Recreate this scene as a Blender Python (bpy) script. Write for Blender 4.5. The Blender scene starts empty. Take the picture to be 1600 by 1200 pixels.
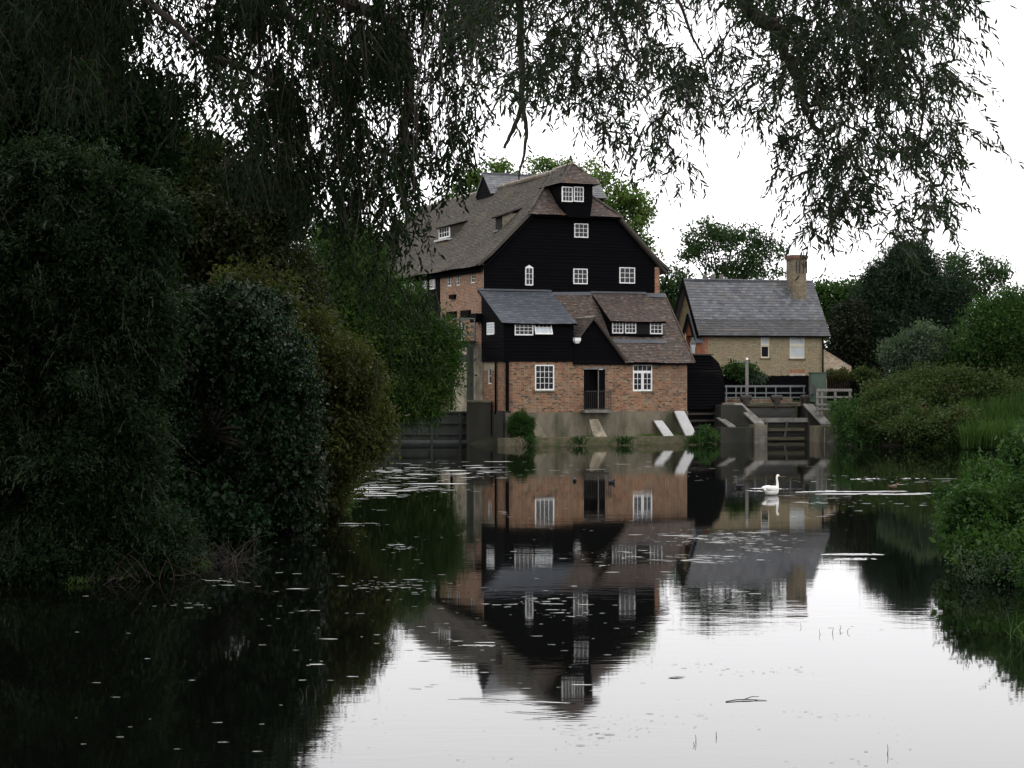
import bpy, math, random
import numpy as np
from mathutils import Vector
R_ = math.radians
rng = np.random.default_rng(7)
random.seed(7)
sc = bpy.context.scene
COL = sc.collection

# ------------------------------------------------------------------ camera, world, sun, exposure
F, HY, CZ = 2600.0, 580.0, 4.1          # focal length and horizon row in photo pixels, eye height over the water
cam_d = bpy.data.cameras.new("camera"); cam = bpy.data.objects.new("camera", cam_d); COL.objects.link(cam)
cam.location = (0, 0, CZ); cam.rotation_euler = (R_(90), 0, 0)
cam_d.sensor_width = 36; cam_d.lens = F / 1600 * 36; cam_d.shift_y = -(600 - HY) / 1600
cam_d.clip_start = 0.1; cam_d.clip_end = 4000
sc.camera = cam
world = bpy.data.worlds.new("World"); sc.world = world; world.use_nodes = True
wn, wl = world.node_tree.nodes, world.node_tree.links
wn.clear()
SUN_EL, SUN_AZ = R_(56), R_(8)          # behind the cloud, in front of the viewer, a little to the right
sky = wn.new("ShaderNodeTexSky"); sky.sky_type = 'NISHITA'; sky.sun_disc = False
sky.sun_elevation = SUN_EL; sky.sun_rotation = SUN_AZ
sky.air_density = 1.0; sky.dust_density = 3.0; sky.ozone_density = 1.0; sky.altitude = 0
hs = wn.new("ShaderNodeHueSaturation"); hs.inputs["Saturation"].default_value = 0.06
bg = wn.new("ShaderNodeBackground"); bg.inputs["Strength"].default_value = 0.10
wo = wn.new("ShaderNodeOutputWorld")
cl = wn.new("ShaderNodeMix"); cl.data_type = 'RGBA'; cl.inputs[0].default_value = .88; cl.inputs[7].default_value = (28.6, 28.2, 28.7, 1)   # even cloud cover over the sky
wl.new(sky.outputs[0], hs.inputs["Color"]); wl.new(hs.outputs[0], cl.inputs[6]); wl.new(cl.outputs[2], bg.inputs["Color"]); wl.new(bg.outputs[0], wo.inputs[0])
sun_d = bpy.data.lights.new("sun", 'SUN'); sun_d.energy = 0.6; sun_d.angle = R_(40); sun_d.color = (1, .96, .9)
sun = bpy.data.objects.new("sun", sun_d); COL.objects.link(sun)
sd = Vector((math.sin(SUN_AZ) * math.cos(SUN_EL), math.cos(SUN_AZ) * math.cos(SUN_EL), math.sin(SUN_EL)))
sun.rotation_euler = sd.to_track_quat('Z', 'Y').to_euler(); sun.location = (20, 40, 60)
sc.view_settings.view_transform = 'Standard'; sc.view_settings.look = 'None'
sc.view_settings.exposure = -0.42; sc.view_settings.gamma = 1.0; sc.view_settings.use_curve_mapping = False
sc.cycles.use_denoising = True; sc.cycles.max_bounces = 6; sc.cycles.diffuse_bounces = 3
sc.cycles.glossy_bounces = 3; sc.cycles.transmission_bounces = 3

# ------------------------------------------------------------------ helpers
def P(px, py, Y):
    return np.array([(px - 800) / F * Y, Y, CZ - (py - HY) / F * Y])
def water_pt(px, py):
    Y = CZ * F / (py - HY); return np.array([(px - 800) / F * Y, Y, 0.0])

def tag(o, label=None, cat=None, group=None, kind=None):
    if label: o["label"] = label
    if cat: o["category"] = cat
    if group: o["group"] = group
    if kind: o["kind"] = kind
    return o
OFF = {}
def thing(name, label, cat, loc=(0, 0, 0), group=None):
    o = bpy.data.objects.new(name, None); COL.objects.link(o)
    o.empty_display_size = .3; o.location = loc; OFF[o.name] = np.array(loc, float)
    return tag(o, label, cat, group)
def link(name, me, mat, parent=None, kind=None):
    if mat is not None and not me.materials: me.materials.append(mat)
    o = bpy.data.objects.new(name, me); COL.objects.link(o)
    if parent is not None:
        o.parent = parent; OFF[o.name] = OFF[parent.name]
    else: OFF[o.name] = np.zeros(3)
    if kind: o["kind"] = kind
    return o
class MB:
    def __init__(s): s.v = []; s.f = []
    def quad(s, a, b, c, d):
        n = len(s.v); s.v += [tuple(a), tuple(b), tuple(c), tuple(d)]; s.f.append((n, n+1, n+2, n+3))
    def poly(s, pts):
        n = len(s.v); s.v += [tuple(p) for p in pts]; s.f.append(tuple(range(n, n+len(pts))))
    def hexa(s, p):           # 8 points: bottom loop 0-3, top loop 4-7
        n = len(s.v); s.v += [tuple(q) for q in p]
        for f in ((0,3,2,1),(4,5,6,7),(0,1,5,4),(1,2,6,5),(2,3,7,6),(3,0,4,7)): s.f.append(tuple(n+i for i in f))
    def box(s, fr, a0, a1, b0, b1, c0, c1):
        s.hexa([fr(a0,b0,c0),fr(a1,b0,c0),fr(a1,b1,c0),fr(a0,b1,c0),fr(a0,b0,c1),fr(a1,b0,c1),fr(a1,b1,c1),fr(a0,b1,c1)])
    def prism(s, fr, poly, b0, b1):     # poly in (a,c); extruded along b
        n = len(s.v); k = len(poly)
        s.v += [tuple(fr(a, b0, c)) for a, c in poly] + [tuple(fr(a, b1, c)) for a, c in poly]
        s.f.append(tuple(n+i for i in range(k))); s.f.append(tuple(n+k+i for i in reversed(range(k))))
        for i in range(k): s.f.append((n+i, n+k+i, n+k+(i+1) % k, n+(i+1) % k))
    def bar(s, p, q, w, h=None):
        p = np.array(p, float); q = np.array(q, float); h = h or w
        t = q-p; t /= np.linalg.norm(t); up = np.array([0,0,1.]) if abs(t[2]) < .9 else np.array([1.,0,0])
        a = np.cross(t, up); a /= np.linalg.norm(a); b = np.cross(a, t)
        a *= w/2; b *= h/2
        s.hexa([p-a-b, p+a-b, p+a+b, p-a+b, q-a-b, q+a-b, q+a+b, q-a+b])
    def tube(s, pts, rad, n=6, cap=True):
        pts = [np.array(p, float) for p in pts]; base = len(s.v); a = None
        for i, p in enumerate(pts):
            t = pts[min(i+1, len(pts)-1)] - pts[max(i-1, 0)]; t = t/(np.linalg.norm(t)+1e-9)
            if a is None:
                a = np.cross(t, [0,0,1.] if abs(t[2]) < .9 else [1.,0,0])
            a = a - t*np.dot(a, t); a = a/(np.linalg.norm(a)+1e-9); b = np.cross(t, a)
            r = rad[i] if hasattr(rad, '__len__') else rad
            for k in range(n):
                th = 2*math.pi*k/n; s.v.append(tuple(p + a*r*math.cos(th) + b*r*math.sin(th)))
        for i in range(len(pts)-1):
            for k in range(n):
                s.f.append((base+i*n+k, base+i*n+(k+1) % n, base+(i+1)*n+(k+1) % n, base+(i+1)*n+k))
        if cap:
            s.f.append(tuple(base+k for k in reversed(range(n)))); e = base+(len(pts)-1)*n
            s.f.append(tuple(e+k for k in range(n)))
    def loft(s, rings):
        base = len(s.v); n = len(rings[0])
        for r in rings: s.v += [tuple(p) for p in r]
        for i in range(len(rings)-1):
            for k in range(n): s.f.append((base+i*n+k, base+i*n+(k+1) % n, base+(i+1)*n+(k+1) % n, base+(i+1)*n+k))
        s.f.append(tuple(base+k for k in reversed(range(n)))); e = base+(len(rings)-1)*n
        s.f.append(tuple(e+k for k in range(n)))
    def build(s, name, mat, parent=None, kind=None, smooth=False):
        me = bpy.data.meshes.new(name)
        off = OFF[parent.name] if parent is not None else np.zeros(3)
        v = np.array(s.v, float) - off
        me.from_pydata(v.tolist(), [], s.f); me.update()
        if smooth: me.polygons.foreach_set("use_smooth", [True]*len(me.polygons))
        return link(name, me, mat, parent, kind)
WORLD = lambda a, b, c: np.array([a, b, c], float)

def tri_mesh(name, V, T, mat, parent=None, kind=None):
    off = OFF[parent.name] if parent is not None else np.zeros(3)
    V = (V - off).astype(np.float32)
    me = bpy.data.meshes.new(name)
    me.vertices.add(len(V)); me.vertices.foreach_set("co", V.ravel())
    me.loops.add(T.size); me.loops.foreach_set("vertex_index", T.ravel().astype(np.int32))
    k = T.shape[1]
    me.polygons.add(len(T)); me.polygons.foreach_set("loop_start", np.arange(0, T.size, k, dtype=np.int32))
    me.polygons.foreach_set("loop_total", np.full(len(T), k, dtype=np.int32))
    me.update(calc_edges=True)
    return link(name, me, mat, parent, kind)

# ------------------------------------------------------------------ materials
def mat_new(name):
    m = bpy.data.materials.new(name); m.use_nodes = True
    n = m.node_tree.nodes; l = m.node_tree.links
    b = n["Principled BSDF"]
    return m, n, l, b
def ramp(n, stops, interp='LINEAR'):
    r = n.new("ShaderNodeValToRGB"); r.color_ramp.interpolation = interp
    e = r.color_ramp.elements
    while len(e) < len(stops): e.new(.5)
    for i, (p, c) in enumerate(stops): e[i].position = p; e[i].color = (*c, 1)
    return r
def noise(n, l, scale, detail=4, co=None, rough=.6):
    t = n.new("ShaderNodeTexNoise"); t.inputs["Scale"].default_value = scale; t.inputs["Detail"].default_value = detail
    t.inputs["Roughness"].default_value = rough
    if co is not None: l.new(co, t.inputs["Vector"])
    return t
def mixc(n, l, fac, a, b, mode='MIX'):
    m = n.new("ShaderNodeMix"); m.data_type = 'RGBA'; m.blend_type = mode
    for sock, x in ((m.inputs[0], fac), (m.inputs[6], a), (m.inputs[7], b)):
        if isinstance(x, (int, float)): sock.default_value = x
        elif isinstance(x, tuple): sock.default_value = (*x, 1)
        else: l.new(x, sock)
    return m.outputs[2]
def coords(n):
    g = n.new("ShaderNodeNewGeometry"); return g.outputs["Position"], g.outputs["Random Per Island"]
def stretched(n, l, co, sx, sy, sz):
    m = n.new("ShaderNodeMapping"); m.inputs["Scale"].default_value = (sx, sy, sz); l.new(co, m.inputs["Vector"]); return m.outputs[0]
def bump(n, l, b, h, strength, dist):
    u = n.new("ShaderNodeBump"); u.inputs["Strength"].default_value = strength; u.inputs["Distance"].default_value = dist
    l.new(h, u.inputs["Height"]); l.new(u.outputs[0], b.inputs["Normal"])

def island_mat(name, cols, rough=.85, stain=None, stain_scale=.6, stain_lo=.5, stain_hi=.7, spec=.2, grain=25, grain_amt=.35):
    m, n, l, b = mat_new(name); co, rnd = coords(n)
    k = len(cols); r = ramp(n, [((i+.5)/k, c) for i, c in enumerate(cols)]); l.new(rnd, r.inputs[0])
    g = noise(n, l, grain, 3, co); c = mixc(n, l, grain_amt, r.outputs[0], g.outputs[0], 'OVERLAY')
    if stain:
        for j, st in enumerate(stain):
            t = noise(n, l, stain_scale*(1+.6*j), 6, stretched(n, l, co, 1, 1, .8+.3*j)); f = ramp(n, [(stain_lo, (0,0,0)), (stain_hi, (1,1,1))]); l.new(t.outputs[0], f.inputs[0])
            c = mixc(n, l, f.outputs[0], c, st)
    l.new(c, b.inputs["Base Color"]); b.inputs["Roughness"].default_value = rough; b.inputs["Specular IOR Level"].default_value = spec
    bump(n, l, b, g.outputs[0], .4, .01)
    return m
def plain_mat(name, col, rough=.7, var=.3, scale=6, col2=None, metal=0, spec=.3, stretch=(1,1,1), bumpd=.004):
    m, n, l, b = mat_new(name); co, rnd = coords(n)
    t = noise(n, l, scale, 6, stretched(n, l, co, *stretch))
    c2 = col2 or tuple(x*(1-var) for x in col)
    f = ramp(n, [(.38, (0,0,0)), (.66, (1,1,1))]); l.new(t.outputs[0], f.inputs[0])
    c = mixc(n, l, f.outputs[0], col, c2)
    c = mixc(n, l, .25, c, noise(n, l, scale*9, 3, co).outputs[0], 'OVERLAY')
    l.new(c, b.inputs["Base Color"]); b.inputs["Roughness"].default_value = rough; b.inputs["Metallic"].default_value = metal
    b.inputs["Specular IOR Level"].default_value = spec
    bump(n, l, b, t.outputs[0], .5, bumpd)
    return m
def leaf_mat(name, cols, rough=.55, spec=.12, trans=.3, scale=.9):
    m, n, l, b = mat_new(name); co, rnd = coords(n)
    k = len(cols); r = ramp(n, [((i+.5)/k, c) for i, c in enumerate(cols)]); 
    t = noise(n, l, scale, 3, co)
    mx = n.new("ShaderNodeMath"); mx.operation = 'MULTIPLY_ADD'; mx.inputs[1].default_value = .55; l.new(rnd, mx.inputs[0])
    m2 = n.new("ShaderNodeMath"); m2.operation = 'MULTIPLY_ADD'; m2.inputs[1].default_value = 1.6; m2.inputs[2].default_value = -.6
    l.new(t.outputs[0], m2.inputs[0]); l.new(m2.outputs[0], mx.inputs[2]); l.new(mx.outputs[0], r.inputs[0])
    l.new(r.outputs[0], b.inputs["Base Color"]); b.inputs["Roughness"].default_value = rough; b.inputs["Specular IOR Level"].default_value = spec
    tr = n.new("ShaderNodeBsdfTranslucent")
    c2 = mixc(n, l, 1.0, r.outputs[0], (1.5, 1.9, .8), 'MULTIPLY'); l.new(c2, tr.inputs[0])
    ms = n.new("ShaderNodeMixShader"); ms.inputs[0].default_value = trans
    l.new(b.outputs[0], ms.inputs[1]); l.new(tr.outputs[0], ms.inputs[2]); l.new(ms.outputs[0], n["Material Output"].inputs[0])
    return m

M = {}
M['brick'] = island_mat("red brick", [(.05,.034,.028),(.23,.092,.050),(.27,.115,.060),(.13,.062,.042),(.31,.17,.092),(.21,.078,.042),(.29,.21,.135),(.075,.048,.038),(.24,.108,.060)],
                        stain=[(.11,.08,.062),(.25,.19,.125)], stain_scale=.45, stain_lo=.56, stain_hi=.72)
M['brick_side'] = island_mat("old red brick", [(.22,.095,.054),(.28,.145,.08),(.15,.07,.046),(.31,.19,.115),(.10,.055,.04),(.25,.12,.068)], stain=[(.29,.22,.15)], stain_scale=.5, stain_lo=.55, stain_hi=.75)
M['brick_orange'] = island_mat("orange brick", [(.29,.10,.045),(.23,.08,.042),(.31,.135,.065)])
M['brick_buff'] = island_mat("buff brick", [(.27,.22,.12),(.23,.185,.10),(.31,.26,.155),(.17,.14,.08),(.26,.205,.11),(.21,.16,.09)], stain=[(.24,.18,.10)], stain_scale=.7, stain_lo=.55, stain_hi=.75)
M['brick_pale'] = island_mat("pale rubble brick", [(.50,.40,.28),(.40,.29,.19),(.54,.45,.34),(.33,.22,.15)])
M['brick_grey'] = island_mat('grey engineering brick', [(.15,.142,.125),(.11,.105,.095),(.19,.18,.16),(.13,.12,.10)], stain=[(.05,.05,.035),(.08,.075,.05)], stain_scale=.8, stain_lo=.5, stain_hi=.68)
M['brick_chimney'] = island_mat('sooty buff brick', [(.20,.155,.10),(.16,.12,.08),(.25,.20,.13),(.12,.10,.075)], stain=[(.08,.07,.055)], stain_scale=1.2, stain_lo=.5, stain_hi=.7)
M['cap_brick'] = plain_mat('red cap brick', (.17,.085,.06), .9, scale=4, col2=(.09,.065,.05))
M['mortar'] = plain_mat("mortar", (.40,.36,.29), .95, scale=3)
M['mortar_dark'] = plain_mat("old mortar", (.33,.285,.20), .95, scale=3)
M['tile'] = island_mat("weathered clay tile", [(.045,.041,.033),(.062,.056,.046),(.090,.082,.069),(.056,.048,.039),(.038,.034,.029),(.074,.059,.045)],
                       stain=[(.048,.042,.036),(.10,.078,.035)], stain_scale=.35, stain_lo=.58, stain_hi=.72)
M['tile_red'] = island_mat("mossy red clay tile", [(.062,.053,.047),(.098,.072,.060),(.085,.073,.064),(.115,.080,.064),(.055,.049,.045),(.15,.135,.12),(.10,.060,.050)],
                       stain=[(.06,.05,.04),(.16,.10,.035)], stain_scale=.55, stain_lo=.6, stain_hi=.74)
M['slate'] = island_mat("slate", [(.058,.062,.070),(.085,.089,.099),(.070,.074,.083),(.118,.122,.134),(.048,.050,.057)], rough=.5, spec=.4, stain=[(.065,.066,.068),(.10,.09,.075)], stain_scale=.6, stain_lo=.55, stain_hi=.7)
M['slate_blue'] = island_mat("blue black slate", [(.050,.056,.066),(.066,.073,.084),(.056,.062,.073),(.082,.090,.102)], rough=.55, spec=.3, stain=[(.11,.12,.13)], stain_scale=.9, stain_lo=.58, stain_hi=.8)
M['lead'] = plain_mat("lead flashing", (.085,.09,.10), .5, scale=5)
M['ridge'] = island_mat("mortared ridge tile", [(.24,.21,.18),(.19,.16,.13),(.28,.25,.21)])
M['black'] = plain_mat("tarred board", (.0042,.0043,.0052), .75, var=.4, scale=3, spec=.02, stretch=(.3,.3,8))
M['white'] = plain_mat("white paint", (.80,.80,.78), .5, var=.12, scale=4)
M['cream'] = plain_mat("cream paint", (.72,.66,.50), .5, var=.12, scale=4)
M['glass'], _n, _l, _b = mat_new("window glass"); _b.inputs["Base Color"].default_value = (.012,.013,.015,1); _b.inputs["Roughness"].default_value = .06; _b.inputs["Specular IOR Level"].default_value = .25
M['pale_glass'] = plain_mat("pale glass", (.50,.55,.58), .25, var=.15, scale=2)  # pale pane colour; on the swung sash it stands for reflected sky
M['dark'] = plain_mat("unlit opening paint", (.006,.006,.006), .9)  # near-black colour standing in for the shade inside openings
M['concrete'] = plain_mat("stained concrete", (.165,.145,.105), .9, scale=1.1, col2=(.05,.05,.030), stretch=(1,1,.35), bumpd=.02)
M['concrete_dark'] = plain_mat("algae dark concrete", (.034,.033,.027), .85, scale=.8, col2=(.013,.014,.010), stretch=(1,1,.4), bumpd=.02)
M['concrete_pale'] = plain_mat("pale weathered concrete", (.19,.182,.165), .9, scale=1.5, col2=(.075,.072,.062), bumpd=.01)
M['ledge'] = plain_mat('mossy brown concrete', (.12,.10,.065), .9, scale=2.2, col2=(.05,.06,.025), stretch=(1,1,1.5), bumpd=.02)
M['gate_black'] = plain_mat('black gate timber', (.018,.017,.014), .7, scale=3, col2=(.008,.009,.007), stretch=(.5,.5,3))  # near-black, darker than the gate rails
M['gate_timber'] = plain_mat('mossy wet timber', (.085,.075,.048), .85, scale=3, col2=(.035,.035,.02), stretch=(.5,.5,3))
M['slate_old'] = island_mat('older dark slate', [(.058,.058,.060),(.075,.074,.076),(.066,.066,.070),(.088,.086,.088)], rough=.6, stain=[(.05,.048,.042)], stain_scale=.7)
M['panel'] = plain_mat("white panel", (.44,.44,.43), .6, var=.18, scale=1.2)
M['render'] = plain_mat("cream limewash", (.34,.30,.215), .9, scale=1.2, col2=(.12,.105,.08), bumpd=.02)
M['steel'] = plain_mat("grey green steel", (.055,.062,.055), .6, scale=2, col2=(.03,.034,.03), stretch=(1,1,.5))
M['galv'] = plain_mat("galvanised rail", (.14,.15,.152), .5, var=.3, scale=8, metal=.3)
M['green_box'] = plain_mat("green cabinet paint", (.055,.085,.06), .6, var=.2, scale=3)
M['wood_grey'] = plain_mat("weathered grey timber", (.19,.18,.165), .85, scale=4, stretch=(1,1,.3))
M['rust'] = plain_mat("dark iron", (.035,.03,.026), .7, scale=9)
M['bark'] = plain_mat("bark", (.055,.045,.035), .95, scale=6, col2=(.03,.025,.02), stretch=(3,3,.5), bumpd=.03)
M['twig'] = plain_mat("twig bark", (.045,.035,.03), .9, scale=20)
M['twig_pale'] = plain_mat("dead twig", (.20,.16,.12), .9, scale=20)
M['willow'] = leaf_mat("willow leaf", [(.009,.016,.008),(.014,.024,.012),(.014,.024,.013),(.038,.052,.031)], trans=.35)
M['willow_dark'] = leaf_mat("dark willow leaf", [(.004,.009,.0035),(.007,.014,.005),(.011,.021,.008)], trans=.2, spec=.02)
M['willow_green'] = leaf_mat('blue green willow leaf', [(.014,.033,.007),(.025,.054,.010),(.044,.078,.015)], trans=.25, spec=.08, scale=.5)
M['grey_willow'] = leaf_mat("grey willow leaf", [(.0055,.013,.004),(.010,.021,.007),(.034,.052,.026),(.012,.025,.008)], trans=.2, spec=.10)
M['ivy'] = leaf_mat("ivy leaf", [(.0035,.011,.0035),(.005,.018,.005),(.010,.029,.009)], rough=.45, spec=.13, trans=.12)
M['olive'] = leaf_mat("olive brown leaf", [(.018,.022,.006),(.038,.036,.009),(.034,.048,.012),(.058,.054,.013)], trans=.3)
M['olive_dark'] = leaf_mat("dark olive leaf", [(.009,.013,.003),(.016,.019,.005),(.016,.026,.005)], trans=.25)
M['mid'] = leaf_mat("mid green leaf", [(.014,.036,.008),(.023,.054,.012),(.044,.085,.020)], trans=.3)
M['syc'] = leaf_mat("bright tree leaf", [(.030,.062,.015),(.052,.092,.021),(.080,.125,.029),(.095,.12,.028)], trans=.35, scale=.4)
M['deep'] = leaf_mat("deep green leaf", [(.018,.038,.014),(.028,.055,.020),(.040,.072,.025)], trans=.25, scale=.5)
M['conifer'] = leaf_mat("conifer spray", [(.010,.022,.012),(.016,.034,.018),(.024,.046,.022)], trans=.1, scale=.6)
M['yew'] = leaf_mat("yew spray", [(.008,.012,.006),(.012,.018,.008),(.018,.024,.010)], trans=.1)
M['shrub_grey'] = leaf_mat("grey green leaf", [(.035,.055,.035),(.055,.080,.052),(.075,.10,.065)], trans=.25)
M['bramble'] = leaf_mat("bramble leaf", [(.017,.042,.010),(.028,.054,.014),(.046,.056,.019),(.025,.053,.011),(.066,.050,.028)], trans=.25, scale=.7)
M['reed'] = leaf_mat("reed blade", [(.022,.050,.011),(.031,.064,.014),(.044,.072,.018)], trans=.3)
M['grass'] = leaf_mat("grass blade", [(.045,.085,.018),(.070,.115,.025),(.09,.12,.03)], trans=.3)
M['bright'] = leaf_mat("fresh shrub leaf", [(.018,.046,.012),(.030,.066,.018),(.042,.088,.024)], trans=.3)
M['flower'] = plain_mat("white blossom", (.6,.58,.52), .8)

# ------------------------------------------------------------------ ground and water
SHORE = [(-14,-30),(-11,12),(-10.8,24),(-10.6,31),(-9.2,35),(-7.4,39.5),(-6.6,45),(-6.6,52),(-6.6,60),(-8.5,70),(-9.5,82),(-10.5,93),(-10.2,99.2),
         (-2.9,99.2),(-2.6,93.5),(-1.4,92.6),(11.4,97.6),(12.0,97.9),(19.0,99.0),(19.3,92.6),(24,89.5),(30,87.0),(36,84),(44,82),
         (46,70),(33,62),(20,54),(13.8,47),(12.2,41),(10.8,35),(10.6,31),(11.2,27),(12.5,22),(13,10),(14,-30)]
def shore_dist(X, Yv):
    n = len(SHORE); S = np.array(SHORE, float)
    inside = np.zeros(X.shape, bool); d = np.full(X.shape, 1e9)
    for i in range(n):
        (x0, y0), (x1, y1) = S[i], S[(i+1) % n]
        c = ((y0 > Yv) != (y1 > Yv)) & (X < (x1-x0)*(Yv-y0)/((y1-y0) if y1 != y0 else 1e-9) + x0)
        inside ^= c
        L2 = (x1-x0)**2 + (y1-y0)**2
        t = np.clip(((X-x0)*(x1-x0)+(Yv-y0)*(y1-y0))/L2, 0, 1)
        d = np.minimum(d, np.hypot(X-x0-t*(x1-x0), Yv-y0-t*(y1-y0)))
    return np.where(inside, -d, d)
def ground_z(X, Yv):
    d = shore_dist(X, Yv)
    top = np.where(Yv > 80, 2.6, 1.5)
    z = np.where(d < 0, np.maximum(-1.2, d*.8), np.minimum(top, d*.55))
    z = z + np.where(d > 0, .12*np.sin(X*1.3+Yv*.7)*np.minimum(1, d/3), 0)
    return z
def axis(lo, hi, step, far):
    core = np.arange(lo, hi+.01, step); out = [hi]
    s = step
    while out[-1] < far: s *= 1.5; out.append(out[-1]+s)
    neg = [lo]; s = step
    while neg[-1] > -far: s *= 1.5; neg.append(neg[-1]-s)
    return np.array(list(reversed(neg[1:])) + list(core) + out[1:])
gx, gy = axis(-40, 60, .8, 1800), axis(-30, 150, .8, 1800)
GX, GY = np.meshgrid(gx, gy); GZ = ground_z(GX, GY)
V = np.stack([GX.ravel(), GY.ravel(), GZ.ravel()], 1)
nx, ny = len(gx), len(gy); idx = np.arange(nx*ny).reshape(ny, nx)
Q = np.stack([idx[:-1,:-1].ravel(), idx[:-1,1:].ravel(), idx[1:,1:].ravel(), idx[1:,:-1].ravel()], 1)
M['ground'] = plain_mat("grass and earth", (.022,.026,.012), .95, scale=.6, col2=(.016,.013,.009), bumpd=.05)
tri_mesh("ground", V, Q, M['ground'], kind="structure")

m, n, l, b = mat_new("river water"); M['water'] = m
co, _ = coords(n)
b.inputs["Base Color"].default_value = (.002,.0025,.0018,1); b.inputs["Roughness"].default_value = .03
b.inputs["IOR"].default_value = 1.85; b.inputs["Specular IOR Level"].default_value = .5
t1 = noise(n, l, 1.0, 3, stretched(n, l, co, .5, 1.6, 1)); t2 = noise(n, l, 1.0, 2, stretched(n, l, co, 2.2, 6, 1)); t3 = noise(n, l, 1.0, 2, stretched(n, l, co, .08, .10, 1))
pat = ramp(n, [(.42, (.15,.15,.15)), (.62, (1,1,1))]); l.new(t3.outputs[0], pat.inputs[0])
ad = n.new("ShaderNodeMath"); ad.operation = 'MULTIPLY_ADD'; ad.inputs[1].default_value = .28
l.new(t2.outputs[0], ad.inputs[0]); l.new(t1.outputs[0], ad.inputs[2])
am = n.new("ShaderNodeMath"); am.operation = 'MULTIPLY'; l.new(ad.outputs[0], am.inputs[0]); l.new(pat.outputs[0], am.inputs[1])
bump(n, l, b, am.outputs[0], 1.0, .0033)
mb = MB(); mb.quad((-60,-40,0),(90,-40,0),(90,112,0),(-60,112,0)); mb.build("water", M['water'], kind="structure")

# ------------------------------------------------------------------ walls, windows, boards, roofs
class Frame:
    def __init__(s, O, deg):
        s.O = np.array(O, float); t = R_(deg); s.w = np.array([math.cos(t), math.sin(t), 0]); s.d = np.array([-math.sin(t), math.cos(t), 0])
    def __call__(s, u, v, z): return s.O + s.w*u + s.d*v + np.array([0,0,1.])*z
class Wall:
    """a along the wall, o outward, h height"""
    def __init__(s, O, A, N): s.O = np.array(O, float); s.A = np.array(A, float); s.N = np.array(N, float)
    def __call__(s, a, o, h): return s.O + s.A*a + s.N*o + np.array([0,0,1.])*h
    def pix(s, px, py):
        r = P(px, py, 1.0) - np.array([0,0,CZ]); c = np.array([0,0,CZ])
        t = np.dot(s.O - c, s.N)/np.dot(r, s.N); p = c + r*t - s.O
        return float(np.dot(p, s.A)), float(p[2])
    def rect(s, x0, y0, x1, y1):
        p = [s.pix(x0,y0), s.pix(x0,y1), s.pix(x1,y0), s.pix(x1,y1)]
        return ((p[0][0]+p[1][0])/2, (p[2][0]+p[3][0])/2, (p[1][1]+p[3][1])/2, (p[0][1]+p[2][1])/2)
def wall_panel(W, a0, a1, h0, h1, openings, th, name, mat, parent):
    xs = sorted({a0, a1, *[v for o in openings for v in o[:2] if a0 < v < a1]}); hs_ = sorted({h0, h1, *[v for o in openings for v in o[2:4] if h0 < v < h1]})
    mb = MB()
    for i in range(len(xs)-1):
        for j in range(len(hs_)-1):
            ca, ch = (xs[i]+xs[i+1])/2, (hs_[j]+hs_[j+1])/2
            if any(o[0] < ca < o[1] and o[2] < ch < o[3] for o in openings): continue
            mb.box(W, xs[i], xs[i+1], -th, 0, hs_[j], hs_[j+1])
    return mb.build(name, mat, parent)
def brickwork(W, a0, a1, h0, h1, openings, mat, parent, bw=.225, bh=.086, test=None, jitter=.006):
    mb = MB(); j = .021; row = 0; h = h0
    while h + bh <= h1+.02:
        a = a0 - (bw/2 if row % 2 else 0); k = 0
        while a < a1:
            w_ = bw if (k+row//2) % 2 == 0 or row % 2 == 0 else bw*.5
            x0, x1 = max(a, a0), min(a+w_, a1); k += 1; a += w_
            if x1-x0 < .04: continue
            segs = [(x0, x1)]
            for o in openings:
                if o[2] < h+bh*.6 and o[3] > h+bh*.4:
                    ns = []
                    for s0, s1 in segs:
                        if o[1] <= s0 or o[0] >= s1: ns.append((s0, s1)); continue
                        if s0 < o[0]: ns.append((s0, o[0]))
                        if s1 > o[1]: ns.append((o[1], s1))
                    segs = ns
            for s0, s1 in segs:
                if s1-s0 < .03: continue
                if test and not test((s0+s1)/2, h+bh/2): continue
                p = .009 + random.uniform(-jitter, jitter)*.7
                A, B, C, D = s0+j/2, s1-j/2, h+j/2, h+bh-j/2
                v0 = len(mb.v)
                mb.v += [tuple(W(A,p,C)), tuple(W(B,p,C)), tuple(W(B,p,D)), tuple(W(A,p,D)), tuple(W(A,-.004,C)), tuple(W(B,-.004,C)), tuple(W(B,-.004,D)), tuple(W(A,-.004,D))]
                for f in ((0,1,2,3),(0,4,5,1),(1,5,6,2),(2,6,7,3),(3,7,4,0)): mb.f.append(tuple(v0+i for i in f))
        h += bh; row += 1
    return mb.build("brickwork", mat, parent, kind="stuff")
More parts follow.
